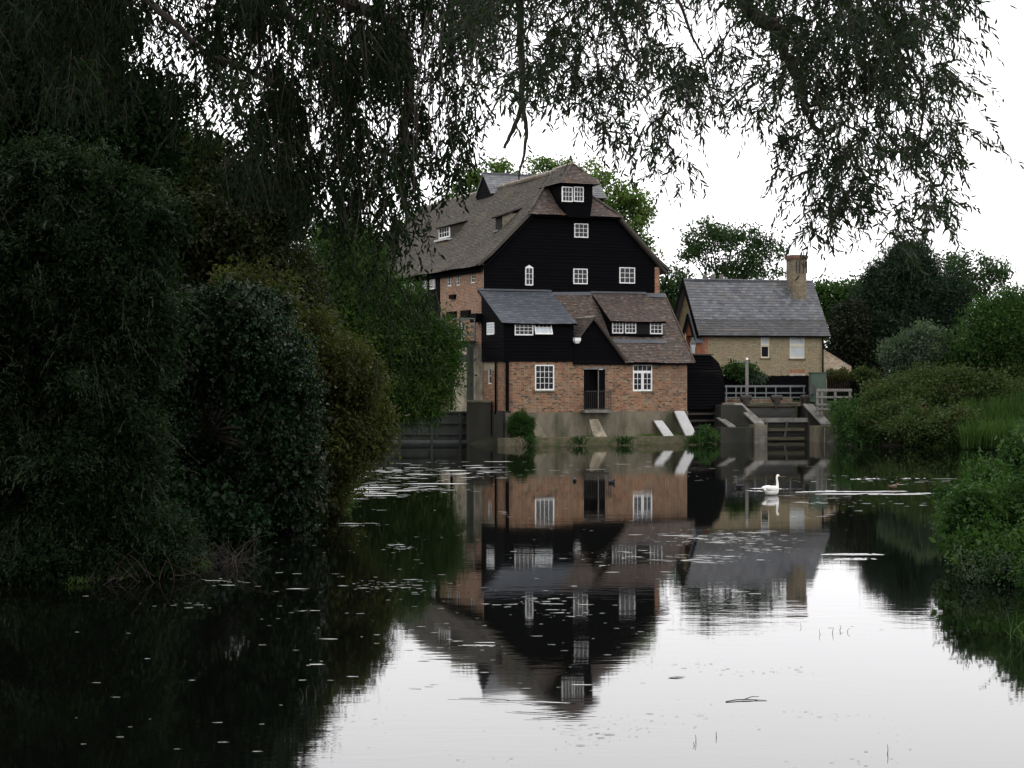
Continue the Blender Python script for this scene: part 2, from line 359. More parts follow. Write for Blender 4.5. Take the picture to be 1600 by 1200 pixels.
def window(W, r, cols, rows, parent, mat=None, glass=None, o=.0, fw=.055, bw=.024, sill=False, tilt=0.0, name="window", label=None):
    a0, a1, h0, h1 = r; mat = mat or M['white']; glass = glass or M['glass']
    if tilt:      # top-hung sash swung out at the foot
        ct, st = math.cos(tilt), math.sin(tilt)
        def Wt(a, oo, h): dh = h1-h; return W(a, o+oo*ct+dh*st, h1-dh*ct+oo*st)
        W2 = Wt; o = 0
    else: W2 = W
    mb = MB(); d0, d1 = o-.05, o+.03
    mb.box(W2, a0, a0+fw, d0, d1, h0, h1); mb.box(W2, a1-fw, a1, d0, d1, h0, h1)
    mb.box(W2, a0+fw, a1-fw, d0, d1, h0, h0+fw*1.2); mb.box(W2, a0+fw, a1-fw, d0, d1, h1-fw, h1)
    f = mb.build(name, mat, parent)
    if label: f["label"] = label
    g = MB(); ia0, ia1, ih0, ih1 = a0+fw, a1-fw, h0+fw*1.2, h1-fw
    for i in range(1, cols):
        x = ia0+(ia1-ia0)*i/cols; g.box(W2, x-bw/2, x+bw/2, o-.02, o+.015, ih0, ih1)
    for j in range(1, rows):
        y = ih0+(ih1-ih0)*j/rows; g.box(W2, ia0, ia1, o-.018, o+.012, y-bw/2, y+bw/2)
    if rows == 1: g.box(W2, ia0, ia1, o-.018, o+.012, ih0, ih0+.012)
    if cols == 1: g.box(W2, ia0, ia0+.012, o-.018, o+.012, ih0, ih1)
    if cols > 1 or rows > 1: g.build("glazing_bars", mat, f)
    q = MB()
    for i in range(cols):
        for j in range(rows):
            x0, x1 = ia0+(ia1-ia0)*i/cols, ia0+(ia1-ia0)*(i+1)/cols; y0, y1 = ih0+(ih1-ih0)*j/rows, ih0+(ih1-ih0)*(j+1)/rows
            e = [random.uniform(-.0025, .0025) for _ in range(2)]
            q.quad(W2(x0,o-.012+e[0],y0), W2(x1,o-.012-e[0],y0), W2(x1,o-.012+e[1],y1), W2(x0,o-.012-e[1],y1))
    q.build("panes", glass, f)
    if sill:
        s = MB(); s.box(W, a0-.08, a1+.08, o-.05, o+.14, h0-.09, h0-.005); s.build("sill", mat if sill is True else sill, f)
    return f
def boards(W, poly, parent, mat=None, bh=.19, openings=(), name="weatherboard", off=.0, lap=.028):
    """poly (a,h) convex outline; every board an object"""
    mat = mat or M['black']; hs_ = [p[1] for p in poly]; lo, hi = min(hs_), max(hs_); k = 0
    def span(h):
        xs = []
        for i in range(len(poly)):
            (x0, y0), (x1, y1) = poly[i], poly[(i+1) % len(poly)]
            if abs(y1-y0) < 1e-9: continue
            t = (h-y0)/(y1-y0)
            if -1e-6 <= t <= 1+1e-6: xs.append(x0+t*(x1-x0))
        return (min(xs), max(xs)) if len(xs) > 1 else None
    h = lo
    while h < hi-.03:
        t = min(h+bh, hi); s0, s1 = span(h+1e-4), span(t-1e-4)
        if s0 and s1:
            w_ = random.uniform(-.006, .006)
            mb = MB(); b0, b1 = off+lap+w_, off+.006
            mb.hexa([W(s0[0],off-.02,h),W(s0[1],off-.02,h),W(s0[1],b0,h),W(s0[0],b0,h),W(s1[0],off-.02,t+.01),W(s1[1],off-.02,t+.01),W(s1[1],b1,t+.01),W(s1[0],b1,t+.01)])
            mb.build(name, mat, parent)
        h += bh
class Roof:
    """a along the eave, s up the slope, n off the plane"""
    def __init__(s, O, A, S, sag=None):
        s.O = np.array(O, float); s.A = np.array(A, float)/np.linalg.norm(A); S = np.array(S, float); S = S - s.A*np.dot(S, s.A); s.S = S/np.linalg.norm(S)
        N = np.cross(s.A, s.S); s.N = N if N[2] > 0 else -N; s.sag = sag
    def __call__(s, a, sl, n): return s.O + s.A*a + s.S*sl + s.N*(n + (s.sag(a, sl) if s.sag else 0))
    def pix(s, px, py):
        r = P(px, py, 1.0) - np.array([0,0,CZ]); c = np.array([0,0,CZ])
        t = np.dot(s.O-c, s.N)/np.dot(r, s.N); p = c+r*t-s.O
        return float(np.dot(p, s.A)), float(np.dot(p, s.S))
def tiles(Rf, a0, a1, s0, s1, mat, parent, mask=None, gauge=.14, tw=.19, th=.018, name="tiles", lift=.02, seed=1, jit=.006):
    r = random.Random(seed); mb = MB(); row = 0; s = s0
    while s < s1:
        a = a0 - (tw/2 if row % 2 else 0); e = min(s+gauge*1.25, s1+.02)
        while a < a1:
            x0, x1 = max(a, a0)+.004, min(a+tw, a1)-.004; a += tw
            if x1-x0 < .03: continue
            if mask and not mask((x0+x1)/2, s+gauge/2): continue
            z = r.uniform(-jit, jit); dz = r.uniform(-.012, .012)
            p, q = lift+th+z, th*.4+z*.5; v0 = len(mb.v)
            mb.v += [tuple(Rf(x0,s+dz,p)), tuple(Rf(x1,s+dz,p+r.uniform(-jit,jit)*.6)), tuple(Rf(x1,e,q)), tuple(Rf(x0,e,q)), tuple(Rf(x0,s+dz,p-th-.008)), tuple(Rf(x1,s+dz,p-th-.008))]
            mb.f += [(v0,v0+1,v0+2,v0+3),(v0+4,v0+5,v0+1,v0),(v0,v0+3,v0+4),(v0+1,v0+5,v0+2)]
        s += gauge; row += 1
    return mb.build(name, mat, parent, kind="stuff")
def slab(Rf, poly, th, name, mat, parent):
    n = len(poly); mb = MB()
    mb.v = [tuple(Rf(a, s, 0)) for a, s in poly] + [tuple(Rf(a, s, -th)) for a, s in poly]
    mb.f = [tuple(range(n)), tuple(reversed(range(n, 2*n)))] + [(i, n+i, n+(i+1) % n, (i+1) % n) for i in range(n)]
    return mb.build(name, mat, parent)
def ridge_caps(p, q, parent, r=.13, n=20, mat=None, name="ridge_tiles", sag=0):
    p, q = np.array(p, float), np.array(q, float); mb = MB()
    for i in range(n):
        t0, t1 = i/n, (i+1)/n - .004
        a = p+(q-p)*t0; c = p+(q-p)*t1; a[2] += -sag*math.sin(math.pi*t0); c[2] += -sag*math.sin(math.pi*t1)
        a[2] += random.uniform(-.01, .01)
        mb.tube([a, c], [r, r*.93], 6)
    return mb.build(name, mat or M['ridge'], parent, kind="stuff")

# ------------------------------------------------------------------ the mill
TH = 22
fr = Frame((-.354, 92, 0), TH)
mill = thing("water_mill", "tall water mill of red brick and black weatherboards with long tiled roof, by the water", "mill", tuple(fr(0, 0, 0)))
BW, VG = 11.3, 3.45
front = Wall(fr(0,0,0), fr.w, -fr.d); sideL = Wall(fr(0,0,0), fr.d, -fr.w)
gable = Wall(fr(0,VG,0), fr.w, -fr.d); sideU = Wall(fr(.0,0,0), fr.d, -fr.w)
# lower brick block
w1 = front.rect(836,570,866,610); w2 = front.rect(989,570,1019,611); dr = front.rect(912,577,946,640)
ops = [w1, w2, dr]
zp = 1.8
wall_panel(front, .22, BW, zp, 4.62, ops, .35, "brick_wall", M['mortar_dark'], mill)
brickwork(front, .22, BW, zp, 4.62, ops, M['brick'], mill)
mb = MB(); mb.box(front, 0, .2, -.3, .03, zp, 4.62); mb.build("corner_post", M['black'], mill)
mb = MB(); mb.box(front, -.03, BW+.03, -.4, .06, -1, zp-.003); mb.build("plinth", M['concrete'], mill)
for r, c, q in ((w1,4,4),):
    window(front, r, c, q, mill, o=-.03, fw=.07, sill=M['concrete'])
# french window: top light plus two casements
fa0, fa1, fh0, fh1 = w2; hm = fh1-(fh1-fh0)*.27
f = window(front, (fa0,fa1,hm,fh1), 4, 1, mill, o=-.03, fw=.05)
f = window(front, (fa0,(fa0+fa1)/2-.004,fh0,hm-.004), 2, 3, mill, o=-.03, fw=.075); window(front, ((fa0+fa1)/2+.004,fa1,fh0,hm-.004), 2, 3, mill, o=-.03, fw=.075, sill=M['concrete'])
# doorway with half-open black doors and a railed balcony
a0, a1, h0, h1 = dr
mb = MB(); mb.box(front, a0, a1, -.9, -.85, h0, h1); mb.build("door_dark_back", M['dark'], mill)  # dark back sheet painted as the unlit interior
mb = MB(); mb.box(front, a0-.05, a1+.05, -.2, .03, h1, h1+.12); mb.build("door_lintel", M['wood_grey'], mill)
mb = MB(); mb.box(front, a0, a0+.36, -.1, -.05, h0, h1-.01); mb.build("door", M['black'], mill)
mb = MB(); mb.box(front, a1-.38, a1, -.1, -.05, h0, h1-.01); dd = mb.build("door", M['black'], mill)
mb = MB(); mb.box(front, a1-.44, a1-.39, -.09, -.04, h0, h1-.01); mb.build("door_frame", M['wood_grey'], mill)
mb = MB(); mb.box(front, a0-.2, a1+.2, .05, .62, h0-.16, h0-.02); mb.build("balcony_slab", M['concrete_pale'], mill)
mb = MB(); k = 14
for i in range(k+1):
    x = a0-.12+(a1-a0+.24)*i/k; mb.bar(front(x,.58,h0-.02), front(x,.58,h0+1.05), .018)
for x in (a0-.12, a1+.12):
    for o in (.2,.4): mb.bar(front(x,o,h0-.02), front(x,o,h0+1.05), .018)
    mb.bar(front(x,.06,h0+1.05), front(x,.58,h0+1.05), .04)
mb.bar(front(a0-.12,.58,h0+1.05), front(a1+.12,.58,h0+1.05), .04); mb.bar(front(a0-.12,.58,h0+.08), front(a1+.12,.58,h0+.08), .03)
mb.build("balcony_railing", M['rust'], mill)
# side of the block: brick pier with slit window
slit = sideL.rect(768,575,762,600); slit = (min(slit[0],slit[1]), max(slit[0],slit[1]), slit[2], slit[3])
wall_panel(sideL, .0, VG, 1.9, 4.62, [slit], .35, "side_wall", M['mortar_dark'], mill)
brickwork(sideL, .02, VG, 1.9, 4.62, [slit], M['brick_side'], mill, test=lambda a, h: not (a > 1.7 and h > 4.1))
window(sideL, slit, 1, 2, mill, o=-.08, fw=.05)
mb = MB(); mb.box(sideL, -.04, VG+.1, -.3, .09, -1, 1.9); mb.build("side_plinth", M['concrete_dark'], mill)
mb = MB(); mb.tube([sideL(1.25,.1,1.7), sideL(1.25,.1,4.6)], .06, 8); mb.build("drainpipe", M['black'], mill)
mb = MB(); mb.tube([sideL(.05,.14,.3), sideL(.05,.14,1.9)], .045, 8); mb.build("drainpipe", M['concrete_dark'], mill)
# black boarded lean-to with the slate roof
SU = 4.1
boards(front, [(-.1,4.63),(SU,4.63),(SU,6.86),(-.1,6.86)], mill, off=.05)
boards(sideL, [(-.06,4.63),(VG-.02,4.63),(VG-.02,8.6),(-.06,6.8)], mill, off=.10)
mb = MB(); mb.prism(lambda a,b_,c: fr(b_,a,c), [(0.02,4.63),(VG,4.63),(VG,8.6),(.02,6.8)], -.03, SU-.03); mb.build("lean_to_core", M['black'], mill)
mb = MB(); mb.box(front, -.14, -.06, -.06, .09, 4.6, 6.85); mb.build("corner_board", M['black'], mill)
sl = Roof(fr(-.35,-.32,6.78), fr.w, fr(-.35,VG,8.78)-fr(-.35,-.32,6.78), sag=lambda a, s: -.04*math.sin(a*.7))
SLN = float(np.linalg.norm(fr(0,VG,8.78)-fr(0,-.32,6.78)))
slab(Roof(sl.O-sl.N*.05, fr.w, sl.S), [(0,0),(SU+.45,0),(SU+.45,SLN),(0,SLN)], .07, "slate_roof", M['black'], mill)
tiles(sl, 0, SU+.45, -.03, SLN, M['slate_blue'], mill, gauge=.22, tw=.28, th=.008, lift=.012, name="slates", jit=.003)
mb = MB(); mb.prism(lambda a,b_,c: sl(a,b_,c), [(0,.02),(SU+.45,.02),(SU+.45,.06),(0,.06)], SLN-.22, SLN+.02); mb.build("lead_flashing", M['lead'], mill)
ra = window(front, front.rect(803,505,832,524), 4, 3, mill, o=.1, fw=.06)
rb = window(front, front.rect(834,505,861,524), 4, 3, mill, o=.12, fw=.06, tilt=R_(22), glass=M['pale_glass'], label="window sash swung open at the foot, its panes coloured pale for reflected sky")
wsd = sideL.rect(776,504,765,523); wsd = (min(wsd[:2]), max(wsd[:2]), wsd[2], wsd[3])
window(sideL, wsd, 2, 4, mill, o=.15, fw=.06, glass=M['pale_glass'])
# clay tiled lean-to roof
EV = -.3
def lz(v): return 4.58 + (v-EV)*(8.68-4.58)/(VG-EV)
tr = Roof(fr(0,EV,4.58), fr.w, fr(0,VG,8.68)-fr(0,EV,4.58), sag=lambda a, s: -.05*math.sin(a*.55)+.03*math.sin(a*1.7+s)-.03*math.sin(s*1.1))
TLN = float(np.linalg.norm(fr(0,VG,8.68)-fr(0,EV,4.58)))
slab(Roof(tr.O-tr.N*.1, fr.w, tr.S), [(SU-.05,0.02),(BW+.3,.02),(BW+.3,TLN),(SU-.05,TLN)], .08, "lean_to_roof", M['black'], mill)
GA, GZ_, GR = 5.28, 7.12, 7.2                    # the small gable's apex and right foot
tiles(tr, SU, BW+.32, -.04, TLN, M['tile_red'], mill, seed=3, tw=.18, gauge=.125,
      mask=lambda a, s: not (a < 7.2 and s < 2.9 and (s*.74+4.58) < (GZ_-1.24*abs(a-GA)) + .05))
mb = MB(); mb.prism(lambda a,b_,c: tr(a,b_,c), [(SU,.03),(7.0,.03),(7.0,.08),(SU,.08)], TLN-.25, TLN+.04); mb.build("lead_flashing", M['lead'], mill)
mb = MB(); mb.prism(lambda a,b_,c: tr(a,b_,c), [(10.3,.03),(BW+.33,.03),(BW+.33,.08),(10.3,.08)], TLN-.3, TLN+.04); mb.build("lead_flashing", M['lead'], mill)
mb = MB(); mb.prism(lambda a,b_,c: tr(b_,a,c), [(0,.0),(TLN,.0),(TLN,.07),(0,.07)], BW+.30, BW+.36); mb.build("verge", M['tile_red'], mill)
mb = MB(); mb.box(front, 7.15, BW+.2, .22, .3, 4.46, 4.54); mb.build("gutter", M['black'], mill)
mb = MB(); mb.box(sideL, 0, .02, -BW+.05, -BW+.06, 4.6, 4.61)
# end wall of the lean-to, right
mb = MB(); mb.prism(lambda a,b_,c: fr(b_,a,c), [(.02,4.6),(VG,4.6),(VG,8.6),(.02,4.7)], SU, BW-.02); mb.build("lean_to_core", M['black'], mill)
mb = MB(); mb.box(fr, BW-.3, BW-.01, .36, VG, -1, 4.6); mb.build("end_wall", M['mortar_dark'], mill)
# small boarded gable
boards(front, [(SU+.01,4.63),(GR+.12,4.63),(GA,GZ_-.06),(SU+.14,5.75),(SU+.01,5.75)], mill, off=.07)
mb = MB(); mb.prism(lambda a,b_,c: front(a,-b_,c), [(SU,4.64),(GR,4.64),(GA,GZ_-.1),(SU,5.7)], .0, .3); mb.build("gable_core", M['black'], mill)
gd = 2.4
gl = Roof(fr(GA,-.28,GZ_), fr.d, fr(GA,0,GZ_)-fr(GA-1,0,GZ_-1.22))
tiles(Roof(fr(GA-1.12,-.28,GZ_-1.12*1.22), fr.d, fr(1,0,1.22)-fr(0,0,0)), 0, gd, 0, 1.12*1.577, M['tile_red'], mill, seed=5, tw=.17, gauge=.12)
slab(Roof(fr(GA-1.12,-.28,GZ_-1.12*1.22), fr.d, fr(1,0,1.22)-fr(0,0,0)), [(0,.0),(gd,.0),(gd,1.75),(0,1.75)], .07, "gable_roof", M['black'], mill)
slab(Roof(fr(GR+.18,-.28,4.56), fr.d, fr(GA,0,GZ_)-fr(GR+.18,0,4.56)), [(0,.0),(gd,.0),(gd,3.1),(0,3.1)], .07, "gable_roof", M['tile_red'], mill)
ridge_caps(fr(GA,-.32,GZ_+.03), fr(GA,gd-.3,GZ_+.03), mill, r=.09, n=6)
for p_, q_ in (((GA,GZ_+.06),(GR+.2,4.58)), ((GA,GZ_+.06),(GA-1.15,GZ_-1.36))):
    mb = MB(); mb.bar(fr(p_[0],-.3,p_[1]), fr(q_[0],-.3,q_[1]), .05, .10); mb.build("bargeboard", M['tile'], mill)
hx, hz = front.pix(897,531)
mb = MB(); mb.loft([[front(hx+dx*s_, .33+dy*s_, hz-.05+zz) for dx, dy in ((-.16,-.14),(.2,-.14),(.2,.16),(-.16,.16))] for zz, s_ in ((.16,1),(0,1),(-.16,.5))]); mb.build("rain_hopper", M['white'], mill)
# tiled dormer over the lean-to
DV = 1.05; dwall = Wall(fr(0,DV,0), fr.w, -fr.d); DU0, DU1 = 6.85, 10.25
boards(dwall, [(DU0,5.95),(DU1,5.95),(DU1,7.02),(DU0,7.02)], mill, off=.0)
mb = MB(); mb.prism(lambda a,b_,c: fr(b_,a,c), [(DV+.02,5.9),(VG,7.5),(VG,8.5),(DV+.02,7.05)], DU0+.02, DU1-.02); mb.build("dormer_core", M['black'], mill)
dro = Roof(fr(DU0-.1,DV-.32,6.98), fr.w, fr(0,VG,8.74)-fr(0,DV-.32,6.98), sag=lambda a, s: -.03*math.sin(a))
DLN = float(np.linalg.norm(fr(0,VG,8.74)-fr(0,DV-.32,6.98)))
slab(Roof(dro.O-dro.N*.05, fr.w, dro.S), [(0,0),(DU1-DU0+.2,0),(DU1-DU0+.2,DLN),(0,DLN)], .07, "dormer_roof", M['black'], mill)
tiles(dro, 0, DU1-DU0+.2, -.03, DLN, M['tile_red'], mill, seed=9, tw=.18, gauge=.125)
mb = MB(); mb.prism(lambda a,b_,c: dro(a,b_,c), [(0,.03),(DU1-DU0+.2,.03),(DU1-DU0+.2,.07),(0,.07)], DLN-.2, DLN+.03); mb.build("lead_flashing", M['lead'], mill)
for rr in ((956,501,973,521),(976,501,993,521),(1015,502,1034,522)):
    window(dwall, dwall.rect(*rr), 3, 3, mill, o=.06, fw=.05)
rr = dwall.rect(994,501,1014,522)
mb = MB(); mb.box(dwall, rr[0], rr[1], .03, .05, rr[2], rr[3]); mb.build("hatch_dark_sheet", M['dark'], mill)  # solid dark sheet on the boards, painted as an unlit opening
mb = MB(); mb.box(dwall, DU0, DU1, .03, .16, rr[2]-.1, rr[2]-.03); mb.build("dormer_sill", M['black'], mill)
mb = MB(); mb.prism(lambda a,b_,c: tr(a,b_,c), [(DU0,.03),(DU1+.1,.03),(DU1+.1,.06),(DU0,.06)], 1.5, 1.78); mb.build("lead_flashing", M['lead'], mill)
# the tall gable
PU, PZ, HZ = 5.62, 16.05, 13.2
slp = (PZ-10.4)/PU
hipu0, hipu1 = (HZ-10.4)/slp, BW-(HZ-10.4)/slp
GO = .02
boards(gable, [(.03,8.3),(BW-.36,8.3),(BW-.36,10.45),(.03,10.45)], mill, off=GO)
boards(gable, [(.0,10.45),(BW,10.45),(hipu1,HZ+.05),(hipu0,HZ+.05)], mill, off=GO)
mb = MB(); mb.prism(lambda a,b_,c: gable(a,-b_,c), [(.1,4.6),(BW-.4,4.6),(BW-.4,10.4),(BW-.1,10.4),(hipu1,HZ),(hipu0,HZ),(.1,10.4)], .02, .3); mb.build("gable_wall", M['black'], mill)
for rr, c, q in (((895,420,917,444),3,3),((967,418,991,443),3,3),((896.5,349.5,918,371.5),3,3),((820,418,832,446),2,3)):
    window(gable, gable.rect(*rr), c, q, mill, o=.08, fw=.05)
# arched head of the narrow window
ar = gable.rect(820,418,832,446)
mb = MB(); mb.prism(lambda a,b_,c: gable(a,b_,c), [(ar[0],ar[3]+.004),(ar[1],ar[3]+.004),((ar[0]+ar[1])/2,ar[3]+.14)], .04, .1); mb.build("window_head", M['white'], mill)
# brick return at the right corner and at the left
mb = MB(); mb.box(fr, BW-.37, BW-.01, VG, 30, 4.62, 10.3); mb.build("side_wall", M['mortar'], mill)
brickwork(gable, BW-.35, BW-.01, 8.6, 10.3, [], M['brick_orange'], mill)
# left side of the mill: brick then boards
su_ops = []
for rr in ((705.5,424,698,447),(718.5,423,712,446),(741.5,418,734.5,442),(726,501,719,532),(701,505,695,527)):
    q_ = sideU.rect(*rr); su_ops.append((min(q_[:2]), max(q_[:2]), q_[2], q_[3]))
vo_ops = []
for rr in ((713,460.6,705,467),(714,487,701,497),(736,485,723,496)):
    q_ = sideU.rect(*rr); vo_ops.append((min(q_[:2]), max(q_[:2]), q_[2], q_[3]))
VB = 10.8
wall_panel(sideU, VG, VB, 5.6, 10.35, su_ops, .35, "side_wall", M['mortar'], mill)
brickwork(sideU, VG, VB, 5.6, 10.35, su_ops+vo_ops, M['brick_side'], mill)
for o in su_ops: window(sideU, o, 2, 4, mill, o=-.1, fw=.05)
for o in vo_ops:
    mb = MB(); mb.box(sideU, o[0], o[1], -.05, .16, o[2], o[3]); mb.build("beam_end", M['black'], mill)
mb = MB(); mb.box(sideU, VG, VB, -.35, .05, -1, 5.597); mb.build("limewashed_wall", M['render'], mill)
boards(sideU, [(VB,5.5),(31,5.5),(31,10.4),(VB,10.4)], mill, off=.05, bh=.24)
mb = MB(); mb.box(sideU, VB, 31, -.3, .03, -1, 10.4); mb.build("side_wall", M['black'], mill)
for rr in ((682,435,675,452),(669,436,664,452),(650,437,643,458),(636,440,630,457),(616,445,611,460)):
    q_ = sideU.rect(*rr); window(sideU, (min(q_[:2]), max(q_[:2]), q_[2], q_[3]), 2, 3, mill, o=.12, fw=.05)
for rr in ((640,505,634,522),(652,503,645,520),(664,592,657,604),(633,504,628,518)):
    q_ = sideU.rect(*rr); window(sideU, (min(q_[:2]), max(q_[:2]), q_[2], q_[3]), 1, 2, mill, o=.12, fw=.06)
for pa, pq in (((708,566),(708,640)),((697,583),(696,608)),((696,607),(684,618))):
    p_, q_ = sideU.pix(*pa), sideU.pix(*pq); mb = MB(); mb.bar(sideU(p_[0],.12,p_[1]), sideU(q_[0],.12,q_[1]), .13); mb.build("drainpipe", M['black'], mill)
bx = sideU.pix(751,497)
mb = MB(); mb.box(sideU, bx[0]-.55, bx[0]+.45, -.05, .5, bx[1]-.25, bx[1]+.25); mb.build("hoist_bracket", M['black'], mill)
# main roof
EU = -.45; EZ = 10.4+slp*EU
VR = 31.0; AF = VG-.3
def mainsag(a, s): return -.10*math.sin((a-3)*.22)*min(1, s/3) + .03*math.sin(a*1.1+s*.6) + .22*max(0, 1-s/1.6)**2
SV = fr(PU,0,PZ)-fr(EU,0,EZ); SLM = float(np.linalg.norm(SV))
mr = Roof(fr(EU,0,EZ), fr.d, SV, sag=mainsag)
def hip_a(s):
    z = EZ + s*(PZ-EZ)/SLM
    return AF if z < HZ else AF + (z-HZ)/(PZ-HZ)*3.1
sH = (HZ-EZ)/(PZ-EZ)*SLM
flat = Roof(fr(EU,0,EZ), fr.d, SV)
slab(Roof(fr(EU,0,EZ)-mr.N*.16, fr.d, SV), [(AF,.05),(VR,.05),(VR,SLM),(AF+3.1,SLM),(AF,sH)], .12, "roof", M['black'], mill)
# dormers on the long slope
dA, dS = mr.pix(697,372)
d2A, d2S = mr.pix(780,356)
mask = lambda a, s: a > hip_a(s)-.02
tiles(mr, AF-.05, VR, -.05, SLM, M['tile'], mill, mask=mask, seed=11, tw=.20, gauge=.15)
SVR = fr(PU,0,PZ)-fr(BW-EU,0,EZ)
mrr = Roof(fr(BW-EU,0,EZ), fr.d, SVR, sag=lambda a, s: .22*max(0, 1-s/1.6)**2)
slab(Roof(fr(BW-EU,0,EZ), fr.d, SVR), [(AF,.05),(VR,.05),(VR,SLM),(AF+3.1,SLM),(AF,sH)], .12, "roof", M['tile'], mill)
tiles(mrr, AF-.05, 14, -.05, SLM, M['tile'], mill, mask=mask, seed=12, tw=.24, gauge=.2)
# half hip
HF = fr(0,AF-.12,HZ-.1); HS = fr(0,AF+3.1,PZ)-HF
hr = Roof(HF, fr.w, HS, sag=lambda a, s: .10*max(0, 1-s/.8)**2)
HLN = float(np.linalg.norm(HS))
hmask = lambda a, s: hipu0-.18+(PU-hipu0)*s/HLN < a < hipu1+.18-(hipu1-PU)*s/HLN
slab(Roof(HF, fr.w, HS), [(hipu0,.0),(hipu1,.0),(PU+.02,HLN),(PU-.02,HLN)], .1, "half_hip_roof", M['black'], mill)
tiles(hr, hipu0-.15, hipu1+.15, -.06, HLN, M['tile_red'], mill, mask=hmask, seed=13, tw=.19, gauge=.135)
ridge_caps(fr(PU,AF+2.4,PZ+.03), fr(PU,VR,PZ+.03), mill, r=.14, n=60, sag=.0)
ridge_caps(fr(hipu0-.05,AF,HZ+.08), fr(PU,AF+3.1,PZ+.08), mill, r=.09, n=16, name="hip_tiles", mat=M['tile'])
ridge_caps(fr(hipu1+.05,AF,HZ+.08), fr(PU,AF+3.1,PZ+.08), mill, r=.09, n=16, name="hip_tiles", mat=M['tile'])
for sgn in (0, 1):
    pts = [(EU,EZ+.02+.2), (EU+.8,EZ+.8*slp+.04), (hipu0,HZ)] ; pts = [((BW-p if sgn else p), q) for p, q in pts]
    mb = MB()
    for i in range(2): mb.bar(fr(pts[i][0],AF-.03,pts[i][1]), fr(pts[i+1][0],AF-.03,pts[i+1][1]), .07, .16)
    mb.build("bargeboard", M['tile'], mill)
mb = MB(); mb.tube([fr(BW+.4,AF,EZ+.1), fr(BW+.35,AF,EZ-.3), fr(BW+.02,AF,EZ-1.0)], .05, 6); mb.build("drainpipe", M['black'], mill)
# lucam: the boarded hoist dormer on the half hip
LU0, LU1, LV = 4.72, 6.55, 2.75
lw = Wall(fr(0,LV,0), fr.w, -fr.d)
mb = MB(); mb.hexa([fr(LU0+.30,VG-.62,HZ-.16),fr(LU1-.12,VG-.62,HZ-.16),fr(LU1-.12,VG+2,HZ-.3),fr(LU0+.30,VG+2,HZ-.3),fr(LU0,LV,14.0),fr(LU1,LV,14.0),fr(LU1,VG+2.4,14.0),fr(LU0,VG+2.4,14.0)]); mb.build("lucam_base", M['black'], mill)
mb = MB(); mb.box(fr, LU0+.01, LU1-.01, LV+.02, 5.2, 14.0, 15.05); mb.build("lucam_body", M['black'], mill)
boards(lw, [(LU0,13.9),(LU1,13.9),(LU1,15.05),(LU0,15.05)], mill, off=.0)
for rr in ((877.5,292,894,315.5),(896,292,911,315.5)):
    window(lw, lw.rect(*rr), 3, 3, mill, o=.06, fw=.05)
hz0, hz1, hv = 14.95, 16.22, LV-.35
pk, pb = fr(PU,LV+.75,hz1), fr(PU,LV+3.6,hz1-.05)
e0, e1, e2, e3 = fr(LU0-.35,hv,hz0), fr(LU1+.35,hv,hz0), fr(LU1+.35,LV+3,hz0), fr(LU0-.35,LV+3,hz0)
mb = MB(); mb.poly([e0,e1,pk]); mb.poly([e1,e2,pb,pk]); mb.poly([e3,e0,pk,pb]); mb.poly([e0,e3,e2,e1]); mb.poly([e2,e3,pb]); mb.build("lucam_roof", M['black'], mill)
fw_ = np.linalg.norm(e1-e0); c_ = (e0+e1)/2; fl_ = np.linalg.norm(pk-c_)
tiles(Roof(e0, e1-e0, pk-c_), 0, fw_, 0, fl_, M['tile_red'], mill, mask=lambda a, s: abs(a-fw_/2) < fw_/2*(1-s/fl_)+.06, seed=15, tw=.17, gauge=.12)
lS = pk-fr(LU0-.35,LV+.75,hz0); ll_ = np.linalg.norm(lS)
tiles(Roof(fr(LU0-.35,hv,hz0), fr.d, lS), 0, 3.2, 0, ll_, M['tile'], mill, mask=lambda a, s: a > s/ll_*(LV+.75-hv)-.05, seed=16, tw=.18, gauge=.13)
rS = pk-fr(LU1+.35,LV+.75,hz0)
tiles(Roof(fr(LU1+.35,hv,hz0), fr.d, rS), 0, 3.2, 0, ll_, M['tile'], mill, mask=lambda a, s: a > s/ll_*(LV+.75-hv)-.05, seed=17, tw=.18, gauge=.13)
ridge_caps(pk+np.array([0,0,.03]), pb+np.array([0,0,.03]), mill, r=.10, n=8)
# cross-ridge loft (slate) over the far side
cz0, cz1, cv, cw = 15.7, 17.05, 16.3, 1.35
for sg in (-1, 1):
    rf = Roof(fr(4.9,cv+sg*(cw+.15),cz0-.1), fr.w, fr(0,cv,cz1)-fr(0,cv+sg*(cw+.15),cz0-.1)); ln = float(np.linalg.norm(fr(0,cv,cz1)-fr(0,cv+sg*(cw+.15),cz0-.1)))
    slab(rf, [(0,0),(8.3,0),(8.3,ln),(0,ln)], .06, "loft_roof", M['slate'], mill)
    if sg < 0: tiles(rf, 0, 8.3, 0, ln, M['slate'], mill, gauge=.24, tw=.3, th=.008, lift=.01, name="slates", jit=.003)
boards(Wall(fr(5.0,0,0), fr.d, -fr.w), [(cv-cw,15.4),(cv+cw,15.4),(cv+cw,cz0),(cv,cz1-.08),(cv-cw,cz0)], mill)
mb = MB(); mb.prism(lambda a,b_,c: fr(b_,a,c), [(cv-cw,13),(cv+cw,13),(cv+cw,cz0),(cv,cz1-.1),(cv-cw,cz0)], 5.02, 13.0); mb.build("loft_core", M['black'], mill)
ridge_caps(fr(4.9,cv,cz1+.02), fr(13.2,cv,cz1+.02), mill, r=.07, n=12, mat=M['lead'])
